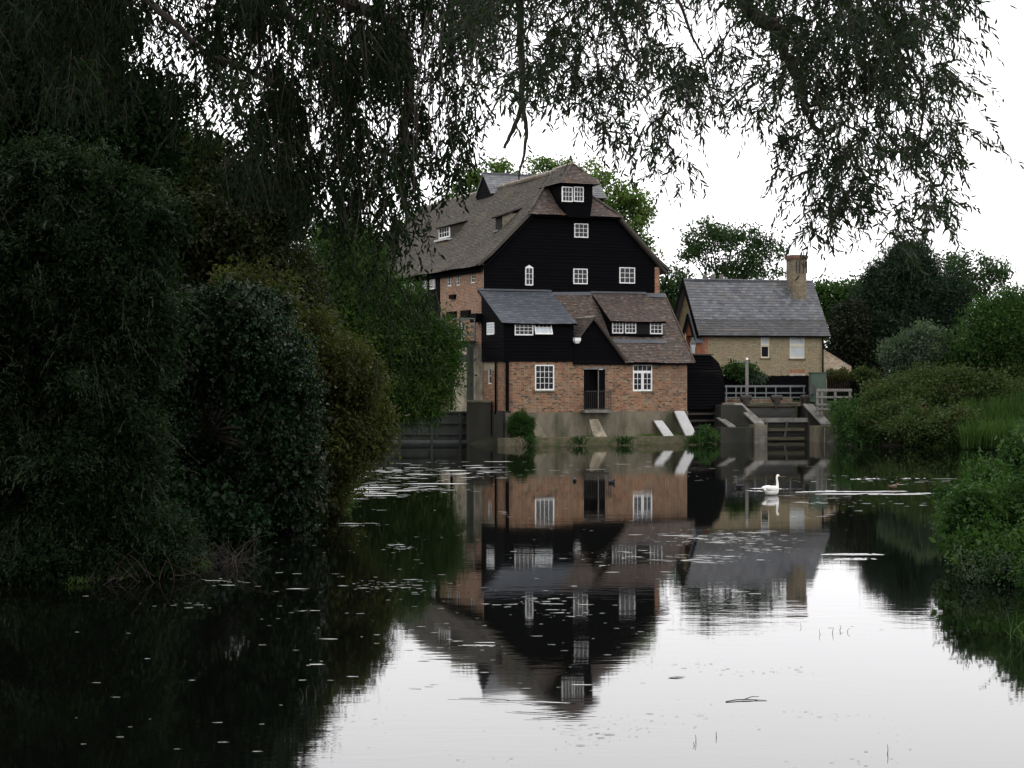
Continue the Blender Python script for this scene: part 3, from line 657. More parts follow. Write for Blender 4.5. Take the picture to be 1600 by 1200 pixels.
# small dormer near the gable, with its own tiled top
def dormer(a, s, w, h, depth_top, tmat):
    base = mr(a, s, 0); out = -fr.w
    W = Wall(base - np.array([0,0,0]), fr.d, out)
    mb = MB()
    mb.hexa([W(-w/2,.05,-.1),W(w/2,.05,-.1),W(w/2,-h*1.1,-.1),W(-w/2,-h*1.1,-.1),W(-w/2,.05,h),W(w/2,.05,h),W(w/2,-h*1.4,h+.2),W(-w/2,-h*1.4,h+.2)])
    mb.build("dormer_body", M['render'] if tmat == 'tile_red' else M['tile'], mill)
    rf = Roof(W(-w/2-.12,.3,h-.06), fr.d, W(0,-depth_top,h+.55)-W(0,.3,h-.06)); ln = float(np.linalg.norm(W(0,-depth_top,h+.55)-W(0,.3,h-.06)))
    slab(rf, [(0,0),(w+.24,0),(w+.24,ln),(0,ln)], .06, "dormer_roof", M['black'], mill)
    tiles(rf, 0, w+.24, 0, ln, M[tmat], mill, seed=int(a*7), tw=.18, gauge=.13)
    return W
W_ = dormer(d2A, d2S, 1.1, .75, 1.4, 'tile_red')
mb = MB(); mb.box(W_, -.5, .5, .05, .09, -.02, .66); mb.build("dormer_dark_sheet", M['dark'], mill)  # dark sheet on the dormer front stands for the shade inside
mb = MB(); mb.box(W_, -.5, .35, .02, .35, -.22, -.1); mb.build("dormer_sill", M['lead'], mill)
W_ = dormer(dA, dS, 2.2, .75, 1.9, 'tile')
window(W_, (-1.0, 1.0, .0, .68), 4, 2, mill, o=.12, fw=.06)
mb = MB(); mb.box(W_, -1.2, 1.2, .02, .4, -.2, -.08); mb.build("dormer_sill", M['panel'], mill)

# ledge at the foot of the mill (structure) and things that lean on it
mb = MB(); mb.box(fr, -.5, 12.6, -1.25, -.065, -1, .42); mb.build("ledge", M['ledge'], kind="structure")
mb = MB(); mb.box(fr, 6.2, 7.1, -.9, -.07, .42, 1.3)
bt = thing("stone_buttress", "low sloping stone buttress below the mill's balcony", "buttress", tuple(fr(5.2,-.5,.42)))
mb = MB(); x0 = front.pix(926,665)[0]; mb.hexa([fr(x0-.3,-.75,.42),fr(x0+.55,-.75,.42),fr(x0+.55,-.07,.42),fr(x0-.3,-.07,.42),fr(x0-.3,-.2,1.4),fr(x0+.25,-.2,1.4),fr(x0+.25,-.07,1.4),fr(x0-.3,-.07,1.4)]); mb.build("slope", M['render'], bt)
bt = thing("stone_buttress", "low mossy stone buttress right of the round shrub", "buttress", tuple(fr(1.8,-.5,.42)))
x0 = front.pix(836,668)[0]; mb = MB(); mb.hexa([fr(x0-.3,-.75,.42),fr(x0+.45,-.75,.42),fr(x0+.45,-.07,.42),fr(x0-.3,-.07,.42),fr(x0-.3,-.2,1.3),fr(x0+.1,-.2,1.3),fr(x0+.1,-.07,1.3),fr(x0-.3,-.07,1.3)]); mb.build("slope", M['concrete'], bt)
def leaning_panel(px0, px1, ptop, pbot, lean, label):
    a0 = front.pix(px0, pbot)[0]; a1 = front.pix(px1, pbot)[0]; w_ = a1-a0
    Y = 91.5; top = front.pix(px0, ptop)[1]; shift = front.pix(lean, ptop)[0]-a0
    t = thing("white_panel", label, "panel", tuple(fr(a0,-.9,.42)), "white panels leaning on the mill plinth")
    mb = MB(); mb.hexa([fr(a0,-.95,.42),fr(a1,-.95,.42),fr(a1,-.89,.42),fr(a0,-.89,.42),fr(a0+shift,-.16,top),fr(a1+shift-.08,-.16,top),fr(a1+shift-.08,-.09,top),fr(a0+shift,-.09,top)])
    mb.build("sheet", M['panel'], t)
    mb = MB(); mb.hexa([fr(a0-.01,-.99,.42),fr(a0+.05,-.99,.42),fr(a0+.05,-.9,.42),fr(a0-.01,-.9,.42),fr(a0+shift-.01,-.2,top),fr(a0+shift+.05,-.2,top),fr(a0+shift+.05,-.1,top),fr(a0+shift-.01,-.1,top)])
    mb.build("edge_rail", M['concrete_pale'], t)
leaning_panel(1024, 1041, 657, 685, 1018, "smaller of the two white panels leaning on the mill plinth")
leaning_panel(1058, 1077, 642, 684, 1050, "taller of the two white panels leaning at the mill corner")

# ------------------------------------------------------------------ wheel housing beside the mill
wf = Frame(fr(BW+.03, .6, 0), TH)
wh = thing("wheel_housing", "black boarded wheel housing with curved shoulder, against the mill's right end", "wheel housing", tuple(wf(0,0,0)))
WW = Wall(wf(0,0,0), wf.w, -wf.d)
zt = WW.pix(1090,555)[1]
def wh_edge(z):
    pts = [(0,WW.pix(1133,690)[0]),(1.9,WW.pix(1133,636)[0]),(3.2,WW.pix(1132,604)[0]),(4.0,WW.pix(1129,583)[0]),(4.6,WW.pix(1123,567)[0]),(zt,WW.pix(1111,556)[0])]
    return float(np.interp(z, [p[0] for p in pts], [p[1] for p in pts]))
z = 1.9
while z < zt-.05:
    t_ = min(z+.17, zt); a, b2 = wh_edge(z), wh_edge(t_)
    mb = MB(); mb.hexa([WW(0,-1.6,z),WW(a,-1.6,z),WW(a,.045,z),WW(0,.045,z),WW(0,-1.6,t_-.004),WW(b2,-1.6,t_-.004),WW(b2,.0,t_-.004),WW(0,.0,t_-.004)]); mb.build("weatherboard", M['black'], wh); z += .17
mb = MB(); mb.box(WW, -.15, wh_edge(zt)+.1, -1.7, .15, zt, zt+.08); mb.build("cap", M['rust'], wh)
for i, zz in enumerate((.35,.75,1.15,1.55)):
    mb = MB(); mb.box(WW, 0, wh_edge(1)-.15, -.2, .0, zz, zz+.12); mb.build("slat", M['rust'], wh)
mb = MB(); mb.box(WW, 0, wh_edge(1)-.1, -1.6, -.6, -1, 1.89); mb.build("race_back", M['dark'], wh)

# ------------------------------------------------------------------ cottage
CT = 16
YC = 106.0
cO = P(1097, 590, YC); cO[2] = 0
cf = Frame(tuple(cO), CT)
cot = thing("cottage", "small buff brick cottage with grey slate roof and a chimney, behind the weir", "cottage", tuple(cf(0,0,2.6)))
cw = Wall(cf(0,0,0), cf.w, -cf.d); cg = Wall(cf(0,0,0), cf.d, -cf.w)
CL = cw.pix(1287,560)[0]; CD = 4.6
ez = cw.pix(1097,514)[1]; RZ = ez+3.25
c1 = cw.rect(1189,521,1202,559); c2 = cw.rect(1234,521,1257,560); c3 = cw.rect(1235,583,1257,590)
wall_panel(cw, 0, CL, 2.4, ez, [c1,c2], .3, "brick_wall", M['mortar'], cot)
brickwork(cw, .42, CL, 3.0, ez, [c1,c2,(c3[0]-.05,c3[1]+.05,0,c3[3]+.25)], M['brick_buff'], cot)
brickwork(cw, 0, .42, 3.0, ez, [], M['brick_orange'], cot)
brickwork(cw, c3[0]-.05, c3[1]+.05, c3[3], c3[3]+.24, [], M['brick_orange'], cot, bw=.08, bh=.24)
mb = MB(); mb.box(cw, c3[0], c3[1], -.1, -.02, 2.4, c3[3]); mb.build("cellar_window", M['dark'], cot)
window(cw, (c1[0],c1[1],c1[2],(c1[2]+c1[3])/2-.01), 1, 1, cot, mat=M['cream'], o=-.06, sill=M['concrete'])
window(cw, (c1[0],c1[1],(c1[2]+c1[3])/2+.01,c1[3]), 1, 1, cot, mat=M['cream'], glass=M['pale_glass'], o=-.04)
window(cw, (c2[0],c2[1],c2[2],(c2[2]+c2[3])/2-.01), 2, 1, cot, mat=M['cream'], glass=M['pale_glass'], o=-.06, sill=M['concrete'])
window(cw, (c2[0],c2[1],(c2[2]+c2[3])/2+.01,c2[3]), 2, 1, cot, mat=M['cream'], glass=M['pale_glass'], o=-.04)
# gable
gp = [(0,2.4),(CD,2.4),(CD,ez),(CD/2,RZ-.1),(0,ez)]
mb = MB(); mb.prism(lambda a,b_,c: cg(a,-b_,c), gp, .0, .3); mb.build("gable_wall", M['mortar'], cot)
brickwork(cg, 0, CD, 3.0, RZ-.2, [], M['brick_buff'], cot, test=lambda a, h: h < ez+(1-abs(a-CD/2)/(CD/2))*(RZ-ez)-.12)
mb = MB(); mb.prism(lambda a,b_,c: cf(CL-b_,a,c), gp, 0, .3); mb.build("gable_wall", M['mortar'], cot)
mb = MB(); mb.box(cf, .3, CL-.3, CD-.3, CD, 2.4, ez); mb.build("rear_wall", M['mortar'], cot)
for sg in (0, 1):
    y0, y1 = (-.3, CD/2) if not sg else (CD+.3, CD/2); z0 = ez-.3*(RZ-ez)/(CD/2)
    o_ = cf(-.35,y0,z0); s_ = cf(-.35,y1,RZ)-o_; ln = float(np.linalg.norm(s_)); rf = Roof(o_, cf.w, s_, sag=lambda a, s: -.03*math.sin(a*.6))
    slab(Roof(o_-rf.N*.045, cf.w, s_), [(0,0),(CL+.7,0),(CL+.7,ln),(0,ln)], .07, "roof", M['slate'], cot)
    if not sg: tiles(rf, 0, CL+.7, -.03, 1.25, M['slate_old'], cot, gauge=.2, tw=.3, th=.012, lift=.014, name="slates", jit=.006, seed=22); tiles(rf, 0, CL+.7, 1.29, ln, M['slate'], cot, gauge=.22, tw=.32, th=.012, lift=.016, name="slates", jit=.006, seed=21)
    mb = MB(); mb.bar(cf(-.4,y0,z0-.1), cf(-.4,y1,RZ-.1), .05, .28); mb.build("bargeboard", M['black'], cot)
mb = MB(); mb.box(cw, -.3, CL+.3, .3, .4, ez-.5, ez-.4); mb.build("gutter", M['black'], cot)
mb = MB(); mb.tube([cw(CL-.1,.1,2.6), cw(CL-.1,.1,ez-.4)], .05, 6); mb.build("drainpipe", M['black'], cot)
ridge_caps(cf(-.35,CD/2,RZ+.02), cf(CL+.35,CD/2,RZ+.02), cot, r=.09, n=24, mat=M['slate'])
mb = MB(); mb.tube([cf(-.4,CD/2,RZ-.2), cf(-.4,CD/2,RZ+1.0)], [.05,.02], 6); mb.build("finial", M['black'], cot)
# chimney
ch = Wall(cf(0,CD/2-.9,0), cf.w, -cf.d)
x0, _h = ch.pix(1239,430); x1, _h = ch.pix(1260,430); zt2 = ch.pix(1245,398)[1]
chm = MB(); chm.box(ch, x0, x1, -1.0, 0, RZ-2.4, zt2-.35); chm = chm.build("chimney", M['mortar_dark'], cot)
def chim(W, a0, a1, h0, h1, m_): 
    o = brickwork(W, a0, a1, h0, h1, [], m_, chm); return o
chim(ch, x0, x1, RZ-2.3, zt2-.4, M['brick_chimney'])
chim(Wall(ch(x0,0,0), cf.d, -cf.w), 0, 1.0, RZ-2.3, zt2-.4, M['brick_chimney'])
for dx in (.22,.42,.72,.95):
    mb = MB(); mb.box(ch, x0+dx, x0+dx+.07, .0, .025, RZ+.5, zt2-.4); mb.build("flue_rib", M['rust'], chm)
for k, (e, h0_, h1_) in enumerate(((.0,-.45,-.3),(.06,-.3,-.2),(.10,-.2,-.06),(.04,-.06,0))):
    mb = MB(); mb.box(ch, x0-e-.01, x1+e+.01, -1.01-e, e+.01, zt2+h0_, zt2+h1_-.003); mb.build("chimney_course", M['cap_brick' if k in (1,2) else 'concrete'], chm)
mb = MB(); mb.box(ch, x0-.1, x1+.1, -1.05, .14, RZ-.95, RZ-.85)
# pots of the rear stack
for k, px in enumerate((1101, 1114, 1127)):
    p = P(px, 436, YC+5.5); mb = MB()
    mb.tube([p+np.array([0,0,-.6]), p+np.array([0,0,.0]), p+np.array([0,0,.30])], [.17,.16,.15], 8); mb.build("chimney_pot", M['concrete_pale'], cot)
# porch on the left gable
pf = Frame(cg(0,0,0), CT)
po = thing  # porch belongs to the cottage
pw0, pw1, pd = .15, 1.9, .4
for a_ in (pw0, pw1):
    mb = MB(); mb.box(cg, a_-.15, a_+.15, .02, pd, 2.4, ez-.4); mb.build("porch_wall", M['brick_orange'], cot)
mb = MB(); mb.box(cg, pw0+.16, pw1-.16, .05, .1, 2.6, ez-.5); mb.build("porch_door", M['cream'], cot)
for sg in (-1, 1):
    mid = (pw0+pw1)/2; e_ = mid+sg*1.25
    mb = MB(); mb.hexa([cg(e_,pd+.15,ez-.9),cg(mid,pd+.15,ez+.95),cg(mid,.02,ez+.95),cg(e_,.02,ez-.9),cg(e_,pd+.15,ez-.8),cg(mid,pd+.15,ez+1.07),cg(mid,.02,ez+1.07),cg(e_,.02,ez-.8)]); mb.build("porch_roof", M['slate'], cot)
    mb = MB(); mb.bar(cg(e_,pd+.18,ez-.92), cg(mid,pd+.18,ez+.95), .05, .24); mb.build("bargeboard", M['black'], cot)
mb = MB(); mb.prism(cg, [((pw0+pw1)/2-.9,ez-.4),((pw0+pw1)/2+.9,ez-.4),((pw0+pw1)/2,ez+.9)], pd-.15, pd); mb.build("porch_gable", M['brick_orange'], cot)
for a_ in (pw0, pw1-.2):
    window(cg, (a_,a_+.3,ez-1.9,ez-.25), 1, 2, cot, mat=M['cream'], o=pd+.06)
# sloping garden wall right of the cottage
gw = Wall(cw(CL+.05,-.4,0), cf.w, -cf.d)
wl_ = thing("garden_wall", "pale brick wall sloping down from the cottage corner", "wall", tuple(gw(0,0,2.5)))
h0_ = gw.pix(1290,543)[1]; a1_, h1_ = gw.pix(1330,572)
mb = MB(); mb.prism(lambda a,b_,c: gw(a,-b_,c), [(0,2.3),(a1_,2.3),(a1_,h1_),(0,h0_)], 0, .25); mb.build("wall_core", M['mortar'], wl_)
brickwork(gw, 0, a1_, 2.6, h0_, [], M['brick_pale'], wl_, test=lambda a, h: h < h0_+(h1_-h0_)*a/a1_-.04)
mb = MB(); mb.bar(gw(-.02,-.12,h0_+.06), gw(a1_,-.12,h1_+.06), .34, .09); mb.build("coping", M['black'], wl_)
# street lantern by the cottage porch
lp = P(1083, 552, 103); lb = lp.copy(); lb[2] = 2.6
lam = thing("street_lamp", "old lantern lamp post standing before the cottage porch", "lamp post", tuple(lb))
mb = MB(); mb.tube([lb, lb+np.array([0,0,1.4]), lp], [.09,.06,.045], 8); mb.build("post", M['rust'], lam)
mb = MB(); s8 = lambda r, z: [lp+np.array([r*math.cos(t*math.pi/2+.78), r*math.sin(t*math.pi/2+.78), z]) for t in range(4)]
mb.loft([s8(.10,0), s8(.22,.55)]); mb.build("lantern_glass", M['pale_glass'], lam)
mb = MB(); mb.loft([s8(.25,.55), s8(.22,.66), s8(.08,.86), s8(.05,1.0)]); mb.build("lantern_roof", M['lead'], lam)
mb = MB(); mb.loft([s8(.11,-.06), s8(.11,0)]); mb.build("lantern_base", M['rust'], lam)

# ------------------------------------------------------------------ black fence, post, cabinet
def rail_line(px0, px1, Y0, Y1, n):
    return [P(px0+(px1-px0)*i/n, 580, Y0+(Y1-Y0)*i/n)[:2] for i in range(n+1)]
fn = thing("garden_fence", "low black boarded fence below the cottage windows", "fence", tuple([*P(1200,600,102.3)[:2], 2.6]))
pts = rail_line(1128, 1268, 101.2, 103.0, 52); ztop = CZ-(587-580)/F*102
for i in range(52):
    a, c = pts[i], pts[i+1]; d_ = (c-a); L_ = np.linalg.norm(d_); d_ = d_/L_; nrm = np.array([d_[1], -d_[0]])
    W = Wall((*a,0), (*d_,0), (*nrm,0)); mb = MB(); mb.box(W, .004, L_-.004, -.012, .012, 2.3, ztop+random.uniform(-.02,.02)); mb.build("plank", M['black'], fn)
mb = MB(); mb.bar((*(pts[0]+[0,.04]),ztop-.3), (*(pts[-1]+[0,.04]),ztop-.3), .05, .08); mb.build("fence_rail", M['black'], fn)
fn = thing("garden_fence", "low black fence right of the green cabinet, under shrubs", "fence", tuple([*P(1320,600,101)[:2], 2.6]))
pts = rail_line(1292, 1352, 101.5, 101.5, 22); ztop = CZ-(590-580)/F*101.5
for i in range(22):
    a, c = pts[i], pts[i+1]; L_ = np.linalg.norm(c-a); W = Wall((*a,0), (1,0,0), (0,-1,0)); mb = MB(); mb.box(W, .004, L_-.004, -.012, .012, 2.3, ztop+random.uniform(-.02,.02)); mb.build("plank", M['black'], fn)
pb_ = P(1167,562,98.6); pst = thing("timber_post", "tall grey timber post with a cross wire behind the weir railing", "post", (pb_[0],pb_[1],2.2))
mb = MB(); mb.bar((pb_[0],pb_[1],1.6), pb_, .17); mb.build("post", M['wood_grey'], pst)
mb = MB(); mb.tube([pb_+np.array([0,0,-.02]), pb_+np.array([0,0,.12])], [.09,.06], 8); mb.build("cap", M['white'], pst)
mb = MB(); mb.bar(pb_+np.array([-.75,0,-.15]), pb_+np.array([.85,0,-.17]), .04); mb.build("crossbar", M['galv'], pst)
cb0, cb1 = P(1266,583,97.8), P(1290,618,97.8)
cab = thing("green_cabinet", "tall green metal control cabinet at the right end of the weir", "cabinet", (cb0[0]+.45,97.8,2.4))
mb = MB(); mb.box(WORLD, cb0[0], cb1[0], 97.5, 98.3, 2.3, cb0[2]); mb.build("body", M['green_box'], cab)
mb = MB(); mb.box(WORLD, cb0[0]-.04, cb1[0]+.04, 97.45, 98.35, cb0[2], cb0[2]+.05); mb.build("lid", M['green_box'], cab)
mb = MB(); mb.box(WORLD, cb0[0]+.06, cb1[0]-.06, 97.478, 97.497, 2.5, cb0[2]-.08); dd = mb.build("door", M['green_box'], cab)
mb = MB(); mb.box(WORLD, cb0[0]-.12, cb0[0]+.18, 97.3, 97.47, 2.75, 3.3); mb.build("switch_box", M['steel'], cab)

# ------------------------------------------------------------------ weir: abutments, gate, railing, fence
SY = 95.2
sf = Frame(tuple(P(1130, 697, SY)*np.array([1,1,0])), 8)
sw = Wall(sf(0,0,0), sf.w, -sf.d)
ab = thing("weir_abutment", "dark stepped concrete abutment left of the weir gate", "abutment", tuple(sf(1.5,0,0)))
def apx(px, py): return sw.pix(px, py)
p_ = [apx(1126,697)[0], apx(1177,697)[0], apx(1197,697)[0]]
mb = MB(); mb.box(sw, p_[0], p_[1], -1.6, .0, -1, apx(1150,668)[1]); mb.build("front_wall", M['concrete_dark'], ab)
mb = MB(); mb.box(sw, p_[1]+.003, p_[2], -1.0, .25, -1, apx(1187,664)[1]); pr_ = mb.build("pier", M['concrete'], ab); brickwork(Wall(sw(0,.25,0), sf.w, -sf.d), p_[1]+.02, p_[2]-.01, 0, apx(1187,664)[1]-.06, [], M['brick_grey'], ab, bw=.3, bh=.1)
mb = MB(); a, h = apx(1158,633); a2, h2 = apx(1188,664)
mb.prism(lambda a_,b_,c: sw(a_,-b_,c), [(a-.9,-.5),(a2+.2,-.5),(a2+.2,h2-.02),(a+.35,h-.02),(a-.9,h-.02)], 1.02, 3.2); mb.build("wing_wall", M['concrete_dark'], ab)
mb = MB(); mb.hexa([sw(a-.02,-1.9,h),sw(a+.42,-1.9,h),sw(a+.42,-2.6,h),sw(a-.02,-2.6,h),sw(a-.02,-1.9,h+.07),sw(a+.42,-1.9,h+.07),sw(a+.42,-2.6,h+.07),sw(a-.02,-2.6,h+.07)])
mb = MB(); mb.hexa([sw(a,-1.6,h),sw(a+.5,-1.6,h),sw(a2+.35,-.35,h2+.005),sw(a2-.2,-.35,h2+.005),sw(a,-1.6,h+.09),sw(a+.5,-1.6,h+.09),sw(a2+.35,-.35,h2+.10),sw(a2-.2,-.35,h2+.10)]); mb.build("coping", M['concrete_pale'], ab)
a, h = apx(1128,655); a2, h2 = apx(1147,668)
mb = MB(); mb.hexa([sw(a,-1.2,h),sw(a+.4,-1.2,h),sw(a2+.15,-.2,h2),sw(a2-.25,-.2,h2),sw(a,-1.2,h+.07),sw(a+.4,-1.2,h+.07),sw(a2+.15,-.2,h2+.07),sw(a2-.25,-.2,h2+.07)]); mb.build("coping", M['concrete_pale'], ab)
ab2 = thing("weir_abutment", "weathered concrete abutment with sloping pale coping right of the weir gate", "abutment", tuple(sw(6,0,0)))
q0, q1 = apx(1277,697)[0], apx(1308,697)[0]
mb = MB(); mb.box(sw, q0, q1, -1.4, .15, -1, apx(1290,666)[1]); mb.build("pier", M['concrete'], ab2); brickwork(Wall(sw(0,.15,0), sf.w, -sf.d), q0+.48, q1-.01, 0, apx(1290,666)[1]-.06, [], M['brick_grey'], ab2, bw=.3, bh=.1)
a, h = apx(1268,634); a2, h2 = apx(1291,665); a3, h3 = apx(1300,664)
mb = MB(); mb.prism(lambda a_,b_,c: sw(a_,-b_,c), [(q0-.1,-.5),(q1,-.5),(q1,h2-.02),(a+.75,h-.02),(q0-.1,h-.02)], 1.42, 3.4); mb.build("wing_wall", M['concrete_dark'], ab2)
mb = MB(); mb.hexa([sw(a-.02,-1.5,h),sw(a+.55,-1.5,h),sw(a3+.05,-.2,h2),sw(a2-.2,-.2,h2),sw(a-.02,-1.5,h+.09),sw(a+.55,-1.5,h+.09),sw(a3+.05,-.2,h2+.09),sw(a2-.2,-.2,h2+.09)]); mb.build("coping", M['concrete_pale'], ab2)
mb = MB(); mb.box(sw, q0+.35, q0+.42, .16, .2, .0, apx(1290,668)[1]); mb.build("gauge_strip", M['concrete_pale'], ab2)
gt = thing("weir_gate", "steel and timber weir gate between the two concrete abutments", "weir gate", tuple(sw(3.5,-1.5,0)))
g0, g1 = p_[2]+.0, q0
zs0, zs1 = apx(1230,661)[1], apx(1230,656)[1]
mb = MB(); mb.box(sw, g0-.25, g1+.0, -1.9, -1.42, zs0, zs1+.06); mb.build("sill_beam", M['concrete_pale'], gt)
for k, (lo, hi) in enumerate(((661,668),(668,675),(675,682),(682,689),(689,699))):
    mb = MB(); mb.box(sw, g0+.005, g1-.105, -1.7, -1.6+.0*k, max(-.6,apx(1230,hi)[1])+.012, apx(1230,lo)[1]-.004); mb.build("gate_plank", M['gate_black'], gt)
for py in (672.5, 687):
    z_ = apx(1230,py)[1]; mb = MB(); mb.box(sw, g0+.005, g1-.3, -1.57, -1.42, z_-.09, z_+.09); mb.build("gate_rail", M['gate_timber'], gt)
for px in (1208, 1240):
    a_ = apx(px,680)[0]; mb = MB(); mb.bar(sw(a_-.1,-1.5,.1), sw(a_+.08,-1.5,zs0), .12); mb.build("gate_rib", M['steel'], gt)
# curved steel leaf above the sill
mb = MB(); z0_, z1_ = apx(1210,655)[1], apx(1210,637)[1]; a0_, a1_ = apx(1180,640)[0], apx(1262,640)[0]
rings = []
for k in range(7):
    t_ = k/6*math.pi*.5; rings.append([sw(a_, -2.4+.5*math.cos(t_), z0_+(z1_-z0_)*math.sin(t_)) for a_ in (a0_+.6*(1-math.sin(t_)), a1_-.4*(1-math.sin(t_)))]+[sw(a_, -2.5, z0_+(z1_-z0_)*math.sin(t_)) for a_ in (a1_-.4*(1-math.sin(t_)), a0_+.6*(1-math.sin(t_)))])
mb.loft(rings); mb.build("gate_leaf", M['gate_black'], gt)
mb = MB(); zz = apx(1210,633)[1]; mb.box(sw, a0_-.2, a1_+.1, -2.45, -2.15, zz-.09, zz+.10); mb.build("lifting_beam", M['gate_timber'], gt)
# footbridge with railing
fb = thing("footbridge", "railed footbridge with winding gear over the weir gate", "footbridge", tuple(sw(3,-2.8,2.2)))
zb = apx(1200,633)[1]
mb = MB(); mb.box(sw, -.1, apx(1272,630)[0], -3.8, -2.5, zb-.12, zb+.1); mb.build("deck", M['concrete'], fb)
Wb = Wall(sw(0,-2.55,0), sf.w, -sf.d); Wr = Wall(sw(0,-3.7,0), sf.w, -sf.d)
zr = Wb.pix(1200,604)[1]
for W, yy in ((Wb,0),(Wr,1)):
    x0, x1 = W.pix(1134,610)[0], W.pix(1257,610)[0]; zt_ = zr + (.0 if not yy else .04)
    for k, z_ in enumerate((zt_, zb+.1+(zt_-zb-.1)*.58, zb+.1+(zt_-zb-.1)*.30)):
        mb = MB(); mb.bar(W(x0-.05,0,z_), W(x1+.05,0,z_), .07 if k == 0 else .045); mb.build("rail", M['galv'], fb)
    for px in (1135,1150,1158,1180,1197,1212,1235,1256):
        x_ = W.pix(px,615)[0]; mb = MB(); mb.bar(W(x_,0,zb-.1), W(x_,0,zt_), .06); mb.build("rail_post", M['galv'], fb)
for px in (1163, 1211, 1257, 1264):
    x_, z_ = Wb.pix(px, 624); mb = MB()
    mb.box(Wb, x_-.2, x_+.2, .05, .45, z_-.25, z_+.15); mb.tube([Wb(x_-.32,.3,z_+.1), Wb(x_+.32,.3,z_+.1)], .17, 10); mb.tube([Wb(x_-.1,.5,z_-.6), Wb(x_-.1,.5,z_)], .05, 6)
    mb.build("winding_gear", M['rust'], fb)
mb = MB(); x0, x1 = apx(1150,628)[0], apx(1250,628)[0]; Wk = Wall(sw(0,-4.6,0), sf.w, -sf.d)
bw_ = thing("brick_kerb_wall", "low red brick wall seen through the footbridge railing", "wall", tuple(sw(3,-4.6,2)))
mb.box(Wk, x0, x1+1, -.3, 0, -1, zb+.28); mb.build("wall_core", M['mortar_dark'], bw_); brickwork(Wk, x0, x1+1, zb-.6, zb+.28, [], M['brick'], bw_)
# timber fence on the right
tf = thing("timber_fence", "short grey timber rail fence at the top of the bramble bank", "fence", tuple(P(1300,632,96.5)))
Y_ = 96.6
for px in (1277,1284,1305,1328):
    a, c = P(px,609,Y_), P(px,640,Y_); mb = MB(); mb.bar((a[0],Y_,c[2]-.3), a, .13); mb.build("fence_post", M['wood_grey'], tf)
for py, s_ in ((609.5,.15),(620.5,.11),(632,.11),(639,.11)):
    mb = MB(); mb.bar(P(1276,py,Y_-.09), P(1331 if py < 630 else 1307,py,Y_-.09), .06, s_); mb.build("fence_rail", M['wood_grey'], tf)

# ------------------------------------------------------------------ left side: concrete pier, gantry, flood barrier
LY = 93.6
lf = Frame((0, LY, 0), 0)
pc = thing("concrete_pier", "stained concrete pier with a moulded top beside the mill's brick side", "pier", tuple(P(747,690,LY)*np.array([1,1,0])))
a, c = P(729,626,LY), P(767,690,LY)
mb = MB(); mb.box(WORLD, a[0], c[0], LY, LY+3, -1, a[2]-.1); mb.build("shaft", M['concrete_dark'], pc)
mb = MB(); mb.box(WORLD, a[0]-.03, c[0]+.03, LY-.05, LY+3, a[2]-.1, a[2]); mb.build("cap", M['concrete'], pc)
p2 = P(767.5,632,LY+.4), P(786,690,LY+.4)
mb = MB(); mb.box(WORLD, c[0]+.035, p2[1][0], LY+.35, LY+2, -1, p2[0][2]); mb.build("side_block", M['concrete_dark'], pc)
gn = thing("steel_gantry", "grey green steel sluice gantry with railed walkway beside the mill", "gantry", tuple(P(735,690,95)*np.array([1,1,0])))
GYY = 95.0
a, c = P(729,540,GYY), P(740,628,GYY)
mb = MB(); mb.box(WORLD, a[0], a[0]+.14, GYY, GYY+.35, .3, a[2]); mb.box(WORLD, a[0]+.14, c[0]-.06, GYY+.1, GYY+.2, .3, a[2]); mb.box(WORLD, c[0]-.06, c[0], GYY, GYY+.35, .3, a[2]); mb.build("column", M['steel'], gn)
a2 = P(600,540,GYY)
mb = MB(); mb.box(WORLD, a2[0], a2[0]+.4, GYY, GYY+.35, -1, a2[2]); mb.build("column", M['steel'], gn)
for y0, y1, m_ in ((534,542,'steel'),(554,566,'steel')):
    mb = MB(); z1_, z0_ = P(0,y0,GYY)[2], P(0,y1,GYY)[2]; mb.box(WORLD, a2[0], (c[0]+.08 if y0 < 550 else a[0]), GYY-.06, GYY+.4, z0_, z1_); mb.build("girder", M[m_], gn)
mb = MB(); z_ = P(0,534,GYY)[2]; mb.box(WORLD, a2[0], c[0]+.1, GYY-.3, GYY+1.4, z_, z_+.06); mb.build("walkway", M['rust'], gn)
for yb in (GYY-.25, GYY+1.35):
    for py, w_ in ((498,.06),(511,.04),(523,.05)):
        mb = MB(); zz = P(0,py,GYY)[2]; mb.bar((a2[0],yb,zz), (c[0]+.1,yb,zz), w_); mb.build("rail", M['galv'], gn)
    for k in range(7):
        x_ = a2[0]+(c[0]+.05-a2[0])*k/6; mb = MB(); mb.bar((x_,yb,z_), (x_,yb,P(0,498,GYY)[2]), .055); mb.build("rail_post", M['galv'], gn)
fb2 = thing("flood_barrier", "dark ribbed steel flood barrier across the water left of the mill", "barrier", tuple(P(655,690,97)*np.array([1,1,0])))
BY = 96.8; x0, x1 = P(570,690,BY)[0], P(733,690,BY)[0]
zt_ = P(0,644,BY)[2]
zs = [zt_, P(0,661,BY)[2], P(0,678,BY)[2], -.4]
for k in range(3):
    mb = MB(); mb.box(WORLD, x0, x1, BY, BY+.06, zs[k+1]+.004, zs[k]-.004); mb.build("panel", M['steel'], fb2)
for z_ in zs[:3]+[.03]:
    mb = MB(); mb.box(WORLD, x0, x1, BY-.16, BY-.002, z_-.05, z_+.05); mb.build("rail", M['galv'] if z_ == .03 else M['steel'], fb2)
for px in (586, 625, 675, 719):
    x_ = P(px,660,BY)[0]; mb = MB(); mb.box(WORLD, x_-.08, x_+.08, BY-.22, BY-.165, -.4, zt_+.02); mb.build("stiffener", M['steel'], fb2)

